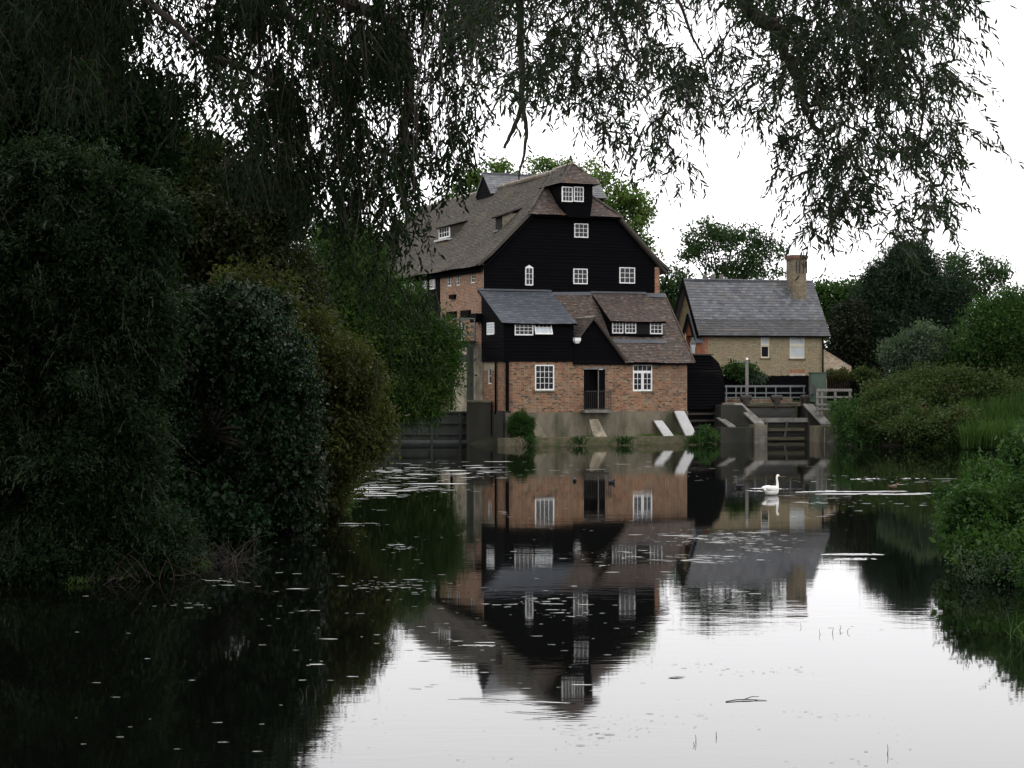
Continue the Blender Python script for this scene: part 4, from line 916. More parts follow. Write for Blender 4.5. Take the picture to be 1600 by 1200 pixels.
# ------------------------------------------------------------------ vegetation helpers
UP = np.array([0,0,1.])
def unit(a): return a/(np.linalg.norm(a, axis=-1, keepdims=True)+1e-9)
def leaves(name, B, T, L, W, mat, parent=None, kind=None, fold=.25, curl=.15, nup=.5, long=False):
    """one bent leaf per base point B, growing along T"""
    n = len(B); T = unit(T)
    N = unit(rng.normal(size=(n,3)) + UP*nup); S = unit(np.cross(T, N)); N = np.cross(S, T)
    L = np.broadcast_to(L, (n,))[:,None]*rng.uniform(.7,1.25,(n,1)); W = np.broadcast_to(W, (n,))[:,None]*rng.uniform(.75,1.2,(n,1))
    if not long:
        mid = B + T*L*.45
        V = np.stack([B, mid+S*W/2+N*W*fold, B+T*L-N*L*curl, mid-S*W/2+N*W*fold], 1).reshape(-1,3)
        i = np.arange(n)[:,None]*4
        F_ = np.concatenate([i+np.array([0,1,2]), i+np.array([0,2,3])], 1).reshape(-1,3)
    else:
        m1 = B+T*L*.3; m2 = B+T*L*.65-N*L*curl*.4
        V = np.stack([B, m1+S*W/2, m2+S*W*.42, B+T*L-N*L*curl, m2-S*W*.42, m1-S*W/2], 1).reshape(-1,3)
        i = np.arange(n)[:,None]*6
        F_ = np.concatenate([i+np.array([0,1,5]), i+np.array([1,2,4]), i+np.array([1,4,5]), i+np.array([2,3,4])], 1).reshape(-1,3)
    return tri_mesh(name, V, F_, mat, parent, kind)
def blob_clumps(blobs, dens, shell=(.55,1.05)):
    """blobs: (centre, radii). Clump centres in the outer part of each ellipsoid, with the outward direction"""
    C, O = [], []
    for c, r in blobs:
        c = np.array(c, float); r = np.array(r, float)
        area = (r[0]*r[2]+r[0]*r[1]+r[1]*r[2])*4/3*math.pi
        n = max(4, int(area*dens)); d = unit(rng.normal(size=(n,3)))
        k = rng.uniform(shell[0]**2, shell[1]**2, (n,1))**.5
        lump = 1 + .16*np.sin(d[:,:1]*5+c[0])*np.cos(d[:,2:]*6+c[2]) + .10*np.sin(d[:,1:2]*11+c[1]*3)
        C.append(c + d*r*k*lump); O.append(unit(d/r))
    return np.concatenate(C), np.concatenate(O)
def crown(name, blobs, dens, per, cr, L, W, mat, parent, droop=.25, outw=.6, shell=(.55,1.05), zmin=None, long=False, kind=None, nup=.5, flat=.8, inner=0, inner_mat=None):
    C, O = blob_clumps(blobs, dens, shell)
    per_ = per; n = len(C)
    B = np.repeat(C, per_, 0); o = np.repeat(O, per_, 0)
    tw = np.repeat(unit(O*outw + rng.normal(size=(n,3))*.6 - UP*droop*.6), per_, 0)      # each clump is a spray along its own twig
    off = rng.normal(size=B.shape)*cr; off[:,2] *= flat
    B = B + off*.6 + tw*rng.uniform(-1,1,(len(B),1))*cr
    T = tw*.8 + o*outw*.5 + rng.normal(size=B.shape)*.55 - UP*droop
    if zmin is not None:
        z0 = zmin if np.isscalar(zmin) else zmin(B); k = B[:,2] > z0; B, T = B[k], T[k]
    if inner:       # coarser leaves added for opacity; inner_mat paints in the crown's inner shade
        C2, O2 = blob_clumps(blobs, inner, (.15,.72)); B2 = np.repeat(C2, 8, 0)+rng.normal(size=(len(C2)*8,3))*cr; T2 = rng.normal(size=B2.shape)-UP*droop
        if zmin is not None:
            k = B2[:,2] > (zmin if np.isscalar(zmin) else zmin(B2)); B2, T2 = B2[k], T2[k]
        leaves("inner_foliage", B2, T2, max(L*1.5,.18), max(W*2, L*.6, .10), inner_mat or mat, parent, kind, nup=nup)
    return leaves(name, B, T, L, W, mat, parent, kind, long=long, nup=nup)
def pb(px, py, Y, rx, ry, depth=None):
    """ellipsoid whose centre and size are given at distance Y"""
    s = Y/F; return (P(px, py, Y), (rx*s, depth if depth else (rx+ry)/2*s*.9, ry*s))
def rough(blobs, k=6, lo=.22, hi=.45):
    """uneven crowns: smaller boughs pushed out of each main mass"""
    out = list(blobs)
    for c, r in blobs:
        for _ in range(k):
            d = unit(rng.normal(size=3)); d[2] = d[2]*.8+.1; s_ = rng.uniform(lo, hi)
            out.append((np.array(c)+d*np.array(r)*rng.uniform(.75,1.02), tuple(np.array(r)*s_*rng.uniform(.8,1.3,3))))
    return out
def branchy(mb, p0, p1, r0, r1, n=5, wob=.12, sides=5):
    p0, p1 = np.array(p0, float), np.array(p1, float); L_ = np.linalg.norm(p1-p0)
    pts = [p0+(p1-p0)*t + (rng.normal(size=3)*wob*L_*.3*math.sin(math.pi*t)) + UP*.10*L_*math.sin(math.pi*t)*.5 for t in np.linspace(0,1,n)]
    mb.tube(pts, np.linspace(r0, r1, n), sides, cap=False); return pts
def tree(name, label, cat, base, blobs, mat, dens, per, cr, L, W, trunk_r=.3, twigs=3, group=None, **kw):
    base = np.array(base, float); t = thing(name, label, cat, tuple(base), group)
    c = np.mean([b_[0] for b_ in blobs], 0); top = np.array([base[0]*.5+c[0]*.5, base[1]*.5+c[1]*.5, base[2]+(c[2]-base[2])*.55])
    mb = MB(); mb.tube([base-UP*.3, base+(top-base)*.5+np.array([.1,0,0]), top], [trunk_r*1.2, trunk_r, trunk_r*.75], 8, cap=False)
    mb.build("trunk", M['bark'], t)
    mb = MB()
    for bc, br in blobs:
        bc = np.array(bc); pts = branchy(mb, top+(bc-top)*.02, bc, trunk_r*.5, trunk_r*.15)
        for _ in range(twigs):
            q = bc + rng.uniform(-.9,.9,3)*np.array(br); branchy(mb, pts[rng.integers(2,5)], q, trunk_r*.16, .01, 4, sides=3)
    mb.build("limbs", M['bark'], t)
    crown("foliage", rough(blobs), dens*.8, per, cr, L, W, mat, t, **kw)
    return t

def shoots(P0, D, n_leaf, length, L, W, mat, parent, twig_mat):
    """hanging leafy shoots: a thin stem with narrow leaves set along it"""
    k = len(P0); t = np.linspace(.05, 1, n_leaf); ln = length*rng.uniform(.6,1.35,(k,1,1))
    D = unit(D)[:,None,:]; g = (t**2)[None,:,None]
    pos = P0[:,None,:] + D*ln*t[None,:,None] - UP*ln*g*.35
    tan = unit(D - UP*.7*t[None,:,None] + 0*pos)
    side = unit(rng.normal(size=pos.shape)); T = unit(tan*.75 + side*.75 - UP*.22)
    lsz = L*(1-.35*t)[None,:]*np.ones((k,1))
    leaves("foliage", pos.reshape(-1,3), T.reshape(-1,3), lsz.ravel(), W, mat, parent, long=True, nup=.3, curl=.12)
    j = [0, n_leaf//2, n_leaf-1]; A = pos[:,j,:]; r = np.array([.0035,.0026,.0012])*(L/.09)
    e1 = unit(np.cross(tan[:,j,:], [0,1,.2])); e2 = np.cross(tan[:,j,:], e1)
    ring = np.stack([A+e1*r[None,:,None], A-e1*r[None,:,None]*.5+e2*r[None,:,None]*.87, A-e1*r[None,:,None]*.5-e2*r[None,:,None]*.87], 2)   # k,3,3,3
    V = ring.reshape(-1,3); b_ = np.arange(k)[:,None]*9; Fq = []
    for s_ in (0,1):
        for q in range(3): Fq.append(b_+np.array([s_*3+q, s_*3+(q+1) % 3, s_*3+3+(q+1) % 3, s_*3+3+q]))
    tri_mesh("shoot_stems", V, np.concatenate(Fq, 0), twig_mat, parent, kind="stuff")
def edge_shoots(t, blobs, n, length, L, W, mat, droop=.6, nl=12, zmin=.02):
    """long young shoots that break the outline of a crown"""
    C, O = blob_clumps(blobs, 3, (.92,1.12)); k = rng.choice(len(C), min(n, len(C)), replace=False); C, O = C[k], O[k]
    g = C[:,2] > zmin+length*.9; C, O = C[g], O[g]
    shoots(C, O + rng.normal(size=C.shape)*.45 - UP*droop, nl, length, L, W, mat, t, M['twig'])
# ------------------------------------------------------------------ trees behind the buildings
tree("sycamore_tree", "bright green broad tree rising behind the mill's right roof slope", "tree", (8,140,2.6),
     [pb(930,325,135,60,60),pb(975,350,135,42,58),pb(992,392,135,32,40),pb(908,282,135,42,26),pb(1000,330,135,20,25),pb(955,420,135,60,50)],
     M['syc'], 1.05, 26, .5, .28, .22, .35, zmin=2.6)
tree("sycamore_tree", "bright green loose tree showing above the mill's long roof ridge", "tree", (-3,146,2.6),
     [pb(735,285,140,32,24),pb(765,278,140,30,26),pb(835,275,140,40,24),pb(868,268,140,30,18),pb(795,300,140,60,30),pb(705,330,140,38,34),pb(660,360,140,45,40)],
     M['syc'], .8, 24, .45, .28, .2, .3)
tree("ash_tree", "dark airy tree behind the cottage roof with sky showing between its branches", "tree", (17,134,2.6),
     [pb(1150,395,130,62,40),pb(1105,370,130,36,24),pb(1192,398,130,36,34),pb(1088,398,130,22,24),pb(1160,428,130,60,18),pb(1140,362,130,45,16)],
     M['deep'], .62, 30, .45, .24, .17, .22, twigs=9, shell=(.3,1.05))
tree("hedgerow_tree", "small dark tree filling the gap between mill and cottage", "tree", (12,128,2.6),
     [pb(1052,445,122,30,26),pb(1042,482,122,26,34),pb(1060,505,122,30,40)], M['deep'], 1.8, 26, .5, .24, .18, .2)
tree("hedgerow_tree", "mid green tree behind the right end of the cottage roof", "tree", (27,142,2.6),
     [pb(1290,470,138,40,28),pb(1325,470,138,30,26),pb(1310,510,138,50,40),pb(1270,460,138,22,18),pb(1345,452,138,14,9)], M['mid'], 1.5, 26, .55, .28, .2, .25)
bl_ = [pb(1420,475,119,70,75),pb(1418,425,119,46,40),pb(1420,398,119,24,16),pb(1445,535,119,62,60),pb(1385,520,119,52,68),pb(1462,500,119,36,55),pb(1400,450,119,52,40)]
t_ = tree("cypress_tree", "big dense dark conifer with a rounded top right of the cottage", "tree", (28.5,120,2.6),
     bl_,
     M['conifer'], 5, 54, .38, .22, .06, .3, droop=.05, outw=1.0, zmin=2.4, inner=6)
edge_shoots(t_, bl_, 900, .7, .2, .05, M['conifer'], -.1, 9, 2.5)
tree("yew_tree", "very dark narrow yew between the cottage and the conifer", "tree", (24,117,2.6),
     [pb(1334,535,117,28,52,2),pb(1322,560,117,22,38,2),pb(1352,560,117,26,42,2),pb(1328,505,117,18,30,2)], M['yew'], 5.0, 40, .35, .24, .09, .25, zmin=2.4, outw=.9, droop=0, inner=8)
tree("ash_tree", "light airy tree with open branches behind the conifer at the right", "tree", (38,138,2.6),
     [pb(1525,418,135,52,24),pb(1560,425,135,26,22),pb(1490,415,135,22,22),pb(1535,450,135,45,22),pb(1500,455,135,28,34)], M['deep'], .65, 24, .45, .24, .17, .22, twigs=8, shell=(.3,1.05))
bl_ = [pb(1562,538,98,58,62),pb(1602,505,98,48,56),pb(1510,565,98,42,46),pb(1585,590,98,70,40),pb(1660,530,98,70,70),pb(1545,505,98,34,30)]
t_ = tree("willow_tree", "broad mid green tree filling the right edge above the bramble bank", "tree", (31,101,2.6),
     bl_,
     M['mid'], 3.4, 60, .42, .18, .07, .3, droop=.15, zmin=2.0, inner=8)
edge_shoots(t_, bl_, 900, .9, .17, .05, M['mid'], .2, 10, 2.2)
tree("grey_shrub", "rounded grey green shrub in front of the dark conifer", "shrub", (24.2,100,2.6),
     [pb(1435,552,99,44,34),pb(1410,562,99,28,26),pb(1462,560,99,28,28),pb(1440,530,99,26,18)], M['shrub_grey'], 6, 40, .3, .19, .06, .08, droop=-.25, outw=.9, zmin=2.0, inner=8)
tree("far_tree", "pale distant tree beyond the left bank, seen past hanging willow", "tree", (-14,126,2.6),
     [pb(480,385,122,70,60),pb(430,335,122,36,36),pb(535,385,122,46,46),pb(580,420,122,60,60)], M['shrub_grey'], 1.2, 30, .6, .28, .2, .3)
tree("far_tree", "green tree beyond the flood barrier behind hanging willow", "tree", (-8.5,122,2.6),
     [pb(600,470,118,60,70),pb(560,520,118,60,70),pb(640,545,118,40,50),pb(580,600,118,80,60)], M['mid'], 1.6, 30, .6, .28, .18, .3, zmin=2)

# ------------------------------------------------------------------ left bank
bl_ = [pb(550,490,86,70,84),pb(600,540,86,72,62),pb(645,545,86,50,52),pb(668,590,86,34,42),pb(700,528,86,16,26),pb(612,478,86,46,38),pb(560,420,86,50,50),pb(690,560,86,22,40),pb(600,605,86,90,46),pb(530,410,86,56,60),pb(655,525,86,34,34),pb(510,560,86,60,100)]
t_ = tree("crack_willow", "green drooping willow in front of the mill's long black side", "tree", (-9.8,88,2.2),
     bl_,
     M['willow_green'], 3.0, 64, .45, .18, .042, .2, droop=.5, zmin=.4, flat=1.3, inner=7)
edge_shoots(t_, bl_, 1500, 1.1, .17, .038, M['willow_green'], .7, 14, .5)
bl_ = [pb(350,350,51,95,105),pb(400,450,51,92,95),pb(300,275,51,62,60),pb(420,330,51,48,60),pb(330,470,51,100,100),pb(440,510,51,60,80),pb(250,350,51,90,130),pb(200,480,51,120,140)]
t_ = tree("oak_tree", "tall brown olive tree on the left bank, darkest in the middle", "tree", (-9.4,54,1.5),
     bl_,
     M['olive_dark'], 3.6, 60, .35, .13, .07, .25, zmin=.3, inner=12)
edge_shoots(t_, bl_, 900, .8, .13, .06, M['olive_dark'], .4, 12)
bl_ = [pb(515,600,48,66,84),pb(565,600,47,34,40),pb(545,700,46.5,44,44),pb(440,720,44,34,40),pb(430,560,46,50,60),pb(400,470,47,60,50),pb(585,680,47,24,36),pb(480,680,48,80,90),pb(560,650,48,36,56),pb(505,755,48,55,48),pb(460,560,48,60,66),pb(430,680,48,60,100),pb(480,520,48,44,40),pb(470,800,48,70,24)]
t_ = tree("hawthorn_bush", "olive brown rounded bush overhanging the pond at the left", "bush", (-6.2,51,.8),
     bl_,
     M['olive'], 7, 60, .25, .095, .048, .10, zmin=.03, droop=.35, inner=12)
edge_shoots(t_, bl_, 900, .55, .09, .04, M['olive'], .35, 12)
bl_ = [pb(360,560,41,96,72),pb(430,610,41,58,92),pb(440,715,41,46,80),pb(300,545,41,66,60),pb(340,500,41,84,44),pb(455,660,41,36,70),pb(395,500,42,60,50),pb(250,520,42,60,60),pb(455,770,42,40,40),pb(270,600,41,50,50)]
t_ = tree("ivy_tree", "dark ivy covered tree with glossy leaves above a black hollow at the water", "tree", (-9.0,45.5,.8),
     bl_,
     M['ivy'], 9, 50, .22, .10, .08, .15, zmin=.15, droop=.4, shell=(.75,1.05), inner=14, inner_mat=M['yew'])  # dark yew tone on the inner leaves paints shade into the crown
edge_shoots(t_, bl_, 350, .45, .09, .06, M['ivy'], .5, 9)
tree("hollow_filler", "dark bush added to fill the black hollow under the ivy", "bush", (-9.5,48,.8),
     [pb(340,760,44,110,100),pb(250,720,44,110,120),pb(430,815,43.5,46,36),pb(250,850,36.5,46,40),pb(380,700,46,90,90),pb(335,822,40,56,34),pb(290,800,40.5,50,40)], M['ivy'], 4, 44, .3, .11, .075, .12, zmin=.02, inner=10)  # added bush in dark ivy colour, standing in for the hollow's shade
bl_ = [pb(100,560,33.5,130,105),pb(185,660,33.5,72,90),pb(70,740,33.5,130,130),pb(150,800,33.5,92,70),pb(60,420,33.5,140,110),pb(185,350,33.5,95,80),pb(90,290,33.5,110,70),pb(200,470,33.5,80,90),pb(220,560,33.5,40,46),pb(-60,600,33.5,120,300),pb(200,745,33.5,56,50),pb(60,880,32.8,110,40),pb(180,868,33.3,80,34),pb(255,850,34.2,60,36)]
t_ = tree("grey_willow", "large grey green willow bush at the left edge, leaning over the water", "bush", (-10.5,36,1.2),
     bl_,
     M['grey_willow'], 9, 60, .22, .12, .024, .12, zmin=.02, droop=.35, outw=.7, inner=16, inner_mat=M['willow_dark'])  # inner leaves take the darker willow colour as painted shade
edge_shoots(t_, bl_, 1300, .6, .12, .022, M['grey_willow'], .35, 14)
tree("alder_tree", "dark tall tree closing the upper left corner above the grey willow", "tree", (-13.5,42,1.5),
     [pb(40,180,40,150,150),pb(170,230,40,90,80),pb(-80,400,40,140,300),pb(230,170,40,60,60),pb(60,30,40,150,100)], M['willow_dark'], 4, 60, .35, .14, .06, .3, zmin=.5, inner=12)

# dead brush and water-edge growth along the left bank
def strands(name, S, E, r, mat, parent=None, kind="stuff", sag=.15, n=5, wob=.06):
    mb = MB()
    for p, q in zip(S, E):
        L_ = np.linalg.norm(q-p); w_ = rng.normal(size=3)*wob*L_
        pts = [p+(q-p)*t + w_*math.sin(math.pi*t) - UP*sag*L_*math.sin(math.pi*t)*0 for t in np.linspace(0,1,n)]
        mb.tube(pts, np.linspace(r, r*.4, n), 3, cap=False)
    return mb.build(name, mat, parent, kind)
S, E = [], []
for _ in range(200):
    px = rng.uniform(120,400); py = 905 - (px-120)*.10 + rng.normal()*8; p = water_pt(px, py); S.append(p + UP*rng.uniform(-.05,.1)); E.append(p + np.array([rng.normal()*.5, rng.normal()*.3, rng.uniform(.15,.75)]))
strands("dead_brush", S, E, .007, M['twig'])
def blades(name, pts, h, w, mat, lean=.25, kind="stuff", parent=None, label=None):
    n = len(pts); T = unit(UP + rng.normal(size=(n,3))*lean)
    o = leaves(name, pts, T, h, w, mat, parent, kind, long=True, nup=0, curl=.3); 
    return o
pts = []
for _ in range(500):
    px = rng.uniform(100,330); p = water_pt(px, 912-(px-100)*.13+rng.normal()*3.5); pts.append(p+UP*.02)
blades("bank_grass", np.array(pts), .14, .012, M['grass'], .6)
pts = []
for _ in range(900):
    px = rng.uniform(505,548); p = water_pt(px, 762+rng.normal()*6); pts.append(p+np.array([0,0,rng.uniform(0,.5)]))
blades("water_weeds", np.array(pts), .4, .06, M['bright'], .7)

# ------------------------------------------------------------------ far bank and right bank
def scatter(px0, px1, n, y_of):
    out = []
    while len(out) < n:
        px = rng.uniform(px0, px1); Yv = y_of(); X = (px-800)/F*Yv; out.append((X, Yv))
    A = np.array(out); return np.column_stack([A, ground_z(A[:,0], A[:,1])])
bl = [pb(1368,640,94,30,28),pb(1400,628,95,38,30),pb(1440,622,95,52,40),pb(1490,620,95,52,38),pb(1400,665,92.5,56,36),pb(1450,668,91,56,32),pb(1545,628,94,50,34),pb(1600,635,93,50,40),pb(1385,612,97,36,14),pb(1500,668,89,40,28),pb(1470,600,97,70,18),pb(1570,600,97,70,24)]
o = crown("brambles", rough(bl,5), 4.6, 34, .3, .13, .085, M['bramble'], None, droop=.05, zmin=.05, kind="stuff", inner=6)
tag(o, "tangled bramble mass covering the far right bank", "brambles")
o = crown("nettles", [pb(1325,662,93.5,22,32),pb(1350,672,92.5,26,26),pb(1315,640,95,14,16)], 8, 34, .22, .17, .07, M['bright'], None, droop=.1, zmin=.03, kind="stuff"); tag(o, "fresh green nettles at the waterline right of the weir", "nettles")
A = scatter(1500, 1620, 2600, lambda: rng.uniform(86.5, 91.5)); A[:,2] = np.maximum(A[:,2], .0)
o = blades("reeds", A, 1.45, .045, M['reed'], .2); tag(o, "tall bright reeds growing along the far right bank", "reeds")
A = scatter(1405, 1500, 500, lambda: rng.uniform(88.5, 90)); o = blades("sedge", A, .7, .04, M['grass'], .4); tag(o, "low sedge along the waterline below the brambles", "sedge")
A = scatter(1130, 1480, 6000, lambda: rng.uniform(98.5, 105)); o = blades("meadow_grass", A, .35, .03, M['grass'], .4); tag(o, "rough meadow grass behind the weir and the brambles", "grass")
def shrub(name, label, c, r, mat, L, W, dens=9, per=30, cr=.15, cat="shrub", **kw):
    t = thing(name, label, cat, (c[0], c[1], c[2]-r[2])); mb = MB()
    for _ in range(7):
        q = np.array(c) + rng.uniform(-.6,.6,3)*np.array(r); branchy(mb, (c[0],c[1],c[2]-r[2]), q, .02, .006, 4, sides=4)
    mb.build("stems", M['bark'], t)
    crown("foliage", [(c, r), ((c[0]+r[0]*.3, c[1], c[2]-r[2]*.2), (r[0]*.75, r[1]*.8, r[2]*.7)), ((c[0]-r[0]*.3, c[1], c[2]+r[2]*.1), (r[0]*.7, r[1]*.8, r[2]*.75))], dens, per, cr, L, W, mat, t, **kw)
    return t
c = P(814, 664, 91.6); shrub("round_shrub", "small rounded green shrub on the mill ledge at its left end", c, (.58,.5,.66), M['bright'], .15, .035, dens=34, per=40, cr=.10, zmin=.43, droop=-.2, outw=.9)
S = [P(812,682,91.2)+rng.normal(size=3)*.05 for _ in range(9)]; E = [P(rng.uniform(790,826),rng.uniform(690,698),90.4) for _ in range(9)]
strands("dead_stems", S, E, .014, M['twig_pale'])
c = P(1104, 680, 93.6); shrub("water_shrub", "low yellow green shrub at the right end of the ledge", c, (.55,.45,.55), M['bright'], .14, .06, dens=12, cr=.14, zmin=.02)
A = np.array([fr(rng.uniform(0.3,12), -rng.uniform(.12,.9), .42) for _ in range(2600)]); k = (np.sin(A[:,0]*1.7)+np.sin(A[:,0]*.6+2)+rng.normal(size=len(A))*.5) > .1
o = blades("ledge_grass", A[k], .16, .02, M['grass'], .5); tag(o, "short grass growing along the mill ledge", "grass")
for px, n_ in ((826,220),(905,160),(975,260),(1085,300)):
    A = np.array([P(px+rng.normal()*7, 695, 90.9+ (px-800)*.006)*np.array([1,1,0])+UP*rng.uniform(.02,.4) for _ in range(n_)])
    o = blades("ledge_weeds", A, .22, .05, M['bright'], .8)
c = P(1156, 578, 101.0); shrub("climbing_shrub", "leafy green shrub against the cottage wall above the black fence", c, (1.05,.5,.5), M['mid'], .15, .10, dens=8)
c = P(1180, 588, 101.2); shrub("climbing_shrub", "looser shrub with pale flowers beside the timber post", c, (.6,.4,.35), M['shrub_grey'], .13, .08, dens=7)
c = P(1312, 585, 100.5); shrub("garden_shrub", "yellow green garden shrub at the foot of the sloping wall", c, (.85,.5,.35), M['olive'], .13, .08, dens=8)
c = P(1352, 585, 100); shrub("garden_shrub", "pale flowering garden shrub between wall and brambles", c, (.8,.5,.45), M['bramble'], .13, .08, dens=8)
# right foreground
bl = [pb(1578,775,36,60,56),pb(1622,740,36,58,54),pb(1532,806,35,44,46),pb(1545,855,33.5,50,36),pb(1600,820,34,90,80),pb(1508,785,36.5,28,20),pb(1498,835,34.5,20,24),pb(1685,775,36,84,90),pb(1590,885,32.5,70,44),pb(1650,930,31,70,70),pb(1535,870,33,44,34)]
tree("alder_bush", "dark green leafy bush leaning over the water at the right edge", "bush", (11,37.5,.8), bl, M['mid'], 11, 56, .17, .085, .042, .06, zmin=.02, droop=.2, inner=16)
bl_r = bl
edge_shoots(bpy.data.objects['alder_bush'], bl_r, 700, .5, .085, .035, M['mid'], .0, 12)
o = crown("bank_herbs", [pb(1530,885,32.5,46,22),pb(1580,900,32,60,30),pb(1480,790,38,22,18),pb(1475,825,36,14,16)], 14, 26, .14, .07, .03, M['shrub_grey'], None, zmin=.02, kind="stuff"); tag(o, "small herbs at the waterline below the right bush", "herbs")
A = np.array([water_pt(rng.uniform(1570,1625), rng.uniform(985,1030))+UP*.0 for _ in range(16)]); o = blades("flag_leaves", A, .5, .016, M['mid'], .55); tag(o, "long curved flag leaves in the water at the right edge", "water plants")

gx_ = rng.uniform(10.8,19,9000); gy_ = rng.uniform(22,47,9000); gz_ = ground_z(gx_, gy_); k = gz_ > .05
o = blades("bank_grass", np.column_stack([gx_, gy_, gz_])[k], .45, .022, M['mid'], .4); tag(o, "rough grass on the bank behind the right bush", "grass")
# ------------------------------------------------------------------ the overhanging willows
def env(xs, ys): return lambda x: np.interp(x, xs, ys)
def canopy_points(n, px0, px1, top, bottom, Yc, Ys, power=.7, clump=0, spread=(16,26)):
    """points under the limbs: more near the limbs, thinning to the hanging tips; grouped in tufts"""
    out = []
    while len(out) < n:
        px = rng.uniform(px0, px1); b_ = bottom(px); t_ = top(px)
        if b_ <= t_: continue
        py = t_ + (b_-t_)*rng.uniform(0,1)**power; Y = Yc + rng.normal()*Ys
        m_ = clump if clump else 1
        for _ in range(m_):
            out.append(P(px+rng.normal()*spread[0], py+rng.normal()*spread[1]*.7, Y+rng.normal()*.25))
    return np.array(out[:n])
# nearer willow: its limbs come in from above the frame and hang over the right half of the picture
near = thing("weeping_willow", "nearest willow, its leafy branches hanging over the top right of the view", "tree", (-7.5, 8.5, 1.5))
mb = MB(); tk = [np.array(p) for p in ((-7.5,8.5,1.0),(-7.3,8.9,3.5),(-6.6,9.6,6.2),(-5.2,10.6,8.2))]; mb.tube(tk, [.55,.45,.38,.3], 10, cap=False); mb.build("trunk", M['bark'], near)
NY = 13.0
def limb(pts, r0, r1, parent, name="limb", sides=6, mat=None, sub=4, wob=.02):
    pts = [np.array(p, float) for p in pts]; out = []
    for i in range(len(pts)-1):
        p0 = pts[max(i-1,0)]; p1 = pts[i]; p2 = pts[i+1]; p3 = pts[min(i+2,len(pts)-1)]
        for t in np.linspace(0,1,sub,endpoint=False):
            out.append(.5*((2*p1)+(p2-p0)*t+(2*p0-5*p1+4*p2-p3)*t*t+(-p0+3*p1-3*p2+p3)*t**3) + rng.normal(size=3)*wob)
    out.append(pts[-1]); mb = MB(); mb.tube(out, np.linspace(r0, r1, len(out)), sides, cap=False); return mb.build(name, mat or M['twig'], parent)
limb([tk[-1], (-2.5,12,8.9), P(1000,-260,NY), P(1170,10,NY), P(1215,42,NY), P(1238,100,NY), P(1262,170,NY), P(1272,200,NY), P(1290,216,NY)], .085, .012, near)
limb([P(1000,-260,NY), P(1180,-150,NY), P(1330,-30,NY), P(1400,60,NY), P(1440,160,NY), P(1430,280,NY)], .032, .006, near)
limb([P(1262,170,NY), P(1300,170,NY), P(1350,230,NY), P(1380,320,NY)], .014, .004, near)
limb([P(1215,42,NY), P(1270,60,NY), P(1330,70,NY), P(1400,50,NY)], .014, .004, near)
limb([(-2.5,12,8.9), P(840,-240,NY+1), P(905,-90,NY+1), P(960,20,NY+1), P(1010,120,NY+1)], .05, .006, near)
limb([P(905,-90,NY+1), P(1020,-40,NY), P(1090,60,NY), P(1110,180,NY)], .02, .005, near)
limb([(-2.5,12,8.9), P(760,-200,NY+1.5), P(806,-60,NY+1.5), P(814,60,NY+1.5), P(815,172,NY+1.5)], .05, .026, near, name="bare_limb", mat=M['bark'], wob=.008)
limb([P(815,168,NY+1.5), P(800,205,NY+1.5), P(788,232,NY+1.5)], .024, .013, near, name="bare_twig", mat=M['bark'], wob=.005)
limb([P(815,168,NY+1.5), P(823,200,NY+1.5), P(820,232,NY+1.5), P(812,270,NY+1.5), P(811,281,NY+1.5)], .024, .006, near, name="bare_twig", mat=M['bark'], wob=.005)
botN = env([730,745,790,815,860,900,930,960,1000,1050,1100,1130,1150,1180,1195,1210,1225],[100,120,150,165,110,165,190,215,205,262,235,225,262,240,150,110,110])
top0 = lambda x: -140.0
A1 = canopy_points(1020, 735, 1200, top0, botN, NY+.6, 1.0, .85, 9, (15,20))
botR = env([1225,1240,1262,1290,1320,1350,1380,1410,1440,1470,1490,1505,1520],[60,300,372,310,330,372,362,372,372,330,280,200,60])
A2 = canopy_points(1230, 1228, 1500, lambda x: -90.0, botR, NY, .8, 1.2, 9, (21,15))
A3 = np.concatenate([canopy_points(150, 1140, 1540, lambda x: -220.0, lambda x: 40.0, NY, .9, 1.0, 3)])
A = np.concatenate([A1, A2, A3])
cxs = np.where(A[:,0] > P(1225,0,NY)[0], A[:,0]-P(1345,0,NY)[0], 0)
D = np.column_stack([rng.normal(size=len(A))*.7 + np.clip(cxs,-.9,.9)*.55, rng.normal(size=len(A))*.5, -.6+rng.normal(size=len(A))*.45])
shoots(A, D, 14, .27, .098, .0155, M['willow'], near, M['twig'])
# upper crown of the same tree above the frame, put in for its shade
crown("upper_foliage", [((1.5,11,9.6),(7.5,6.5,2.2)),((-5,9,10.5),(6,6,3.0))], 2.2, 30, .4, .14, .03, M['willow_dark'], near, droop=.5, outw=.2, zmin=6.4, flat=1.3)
# left willow, farther away, a curtain of hanging strands
FY = 21.0
left = thing("weeping_willow", "dark weeping willow whose curtain of strands hangs left of the mill roof", "tree", (-10.2, 27, 1.5))
tk = [np.array(p) for p in ((-10.4,27,1.0),(-10.1,26.5,4),(-9.2,25.5,7.2),(-7.8,24,9.2))]
mb = MB(); mb.tube(tk, [.6,.5,.42,.32], 10, cap=False); mb.build("trunk", M['bark'], left)
limb([tk[-1], P(120,-120,FY+1), P(380,-60,FY), P(560,10,FY), P(626,60,FY), P(640,150,FY), P(630,220,FY), P(628,290,FY), P(636,350,FY)], .14, .02, left)
limb([P(380,-60,FY), P(560,-90,FY), P(680,-20,FY), P(720,80,FY)], .05, .008, left)
limb([P(120,-120,FY+1), P(250,20,FY), P(330,90,FY), P(380,190,FY)], .06, .012, left)
limb([P(330,90,FY), P(440,140,FY), P(490,240,FY), P(500,320,FY)], .05, .012, left)
limb([P(380,-60,FY), P(470,40,FY), P(540,120,FY), P(560,250,FY), P(555,350,FY)], .05, .008, left)
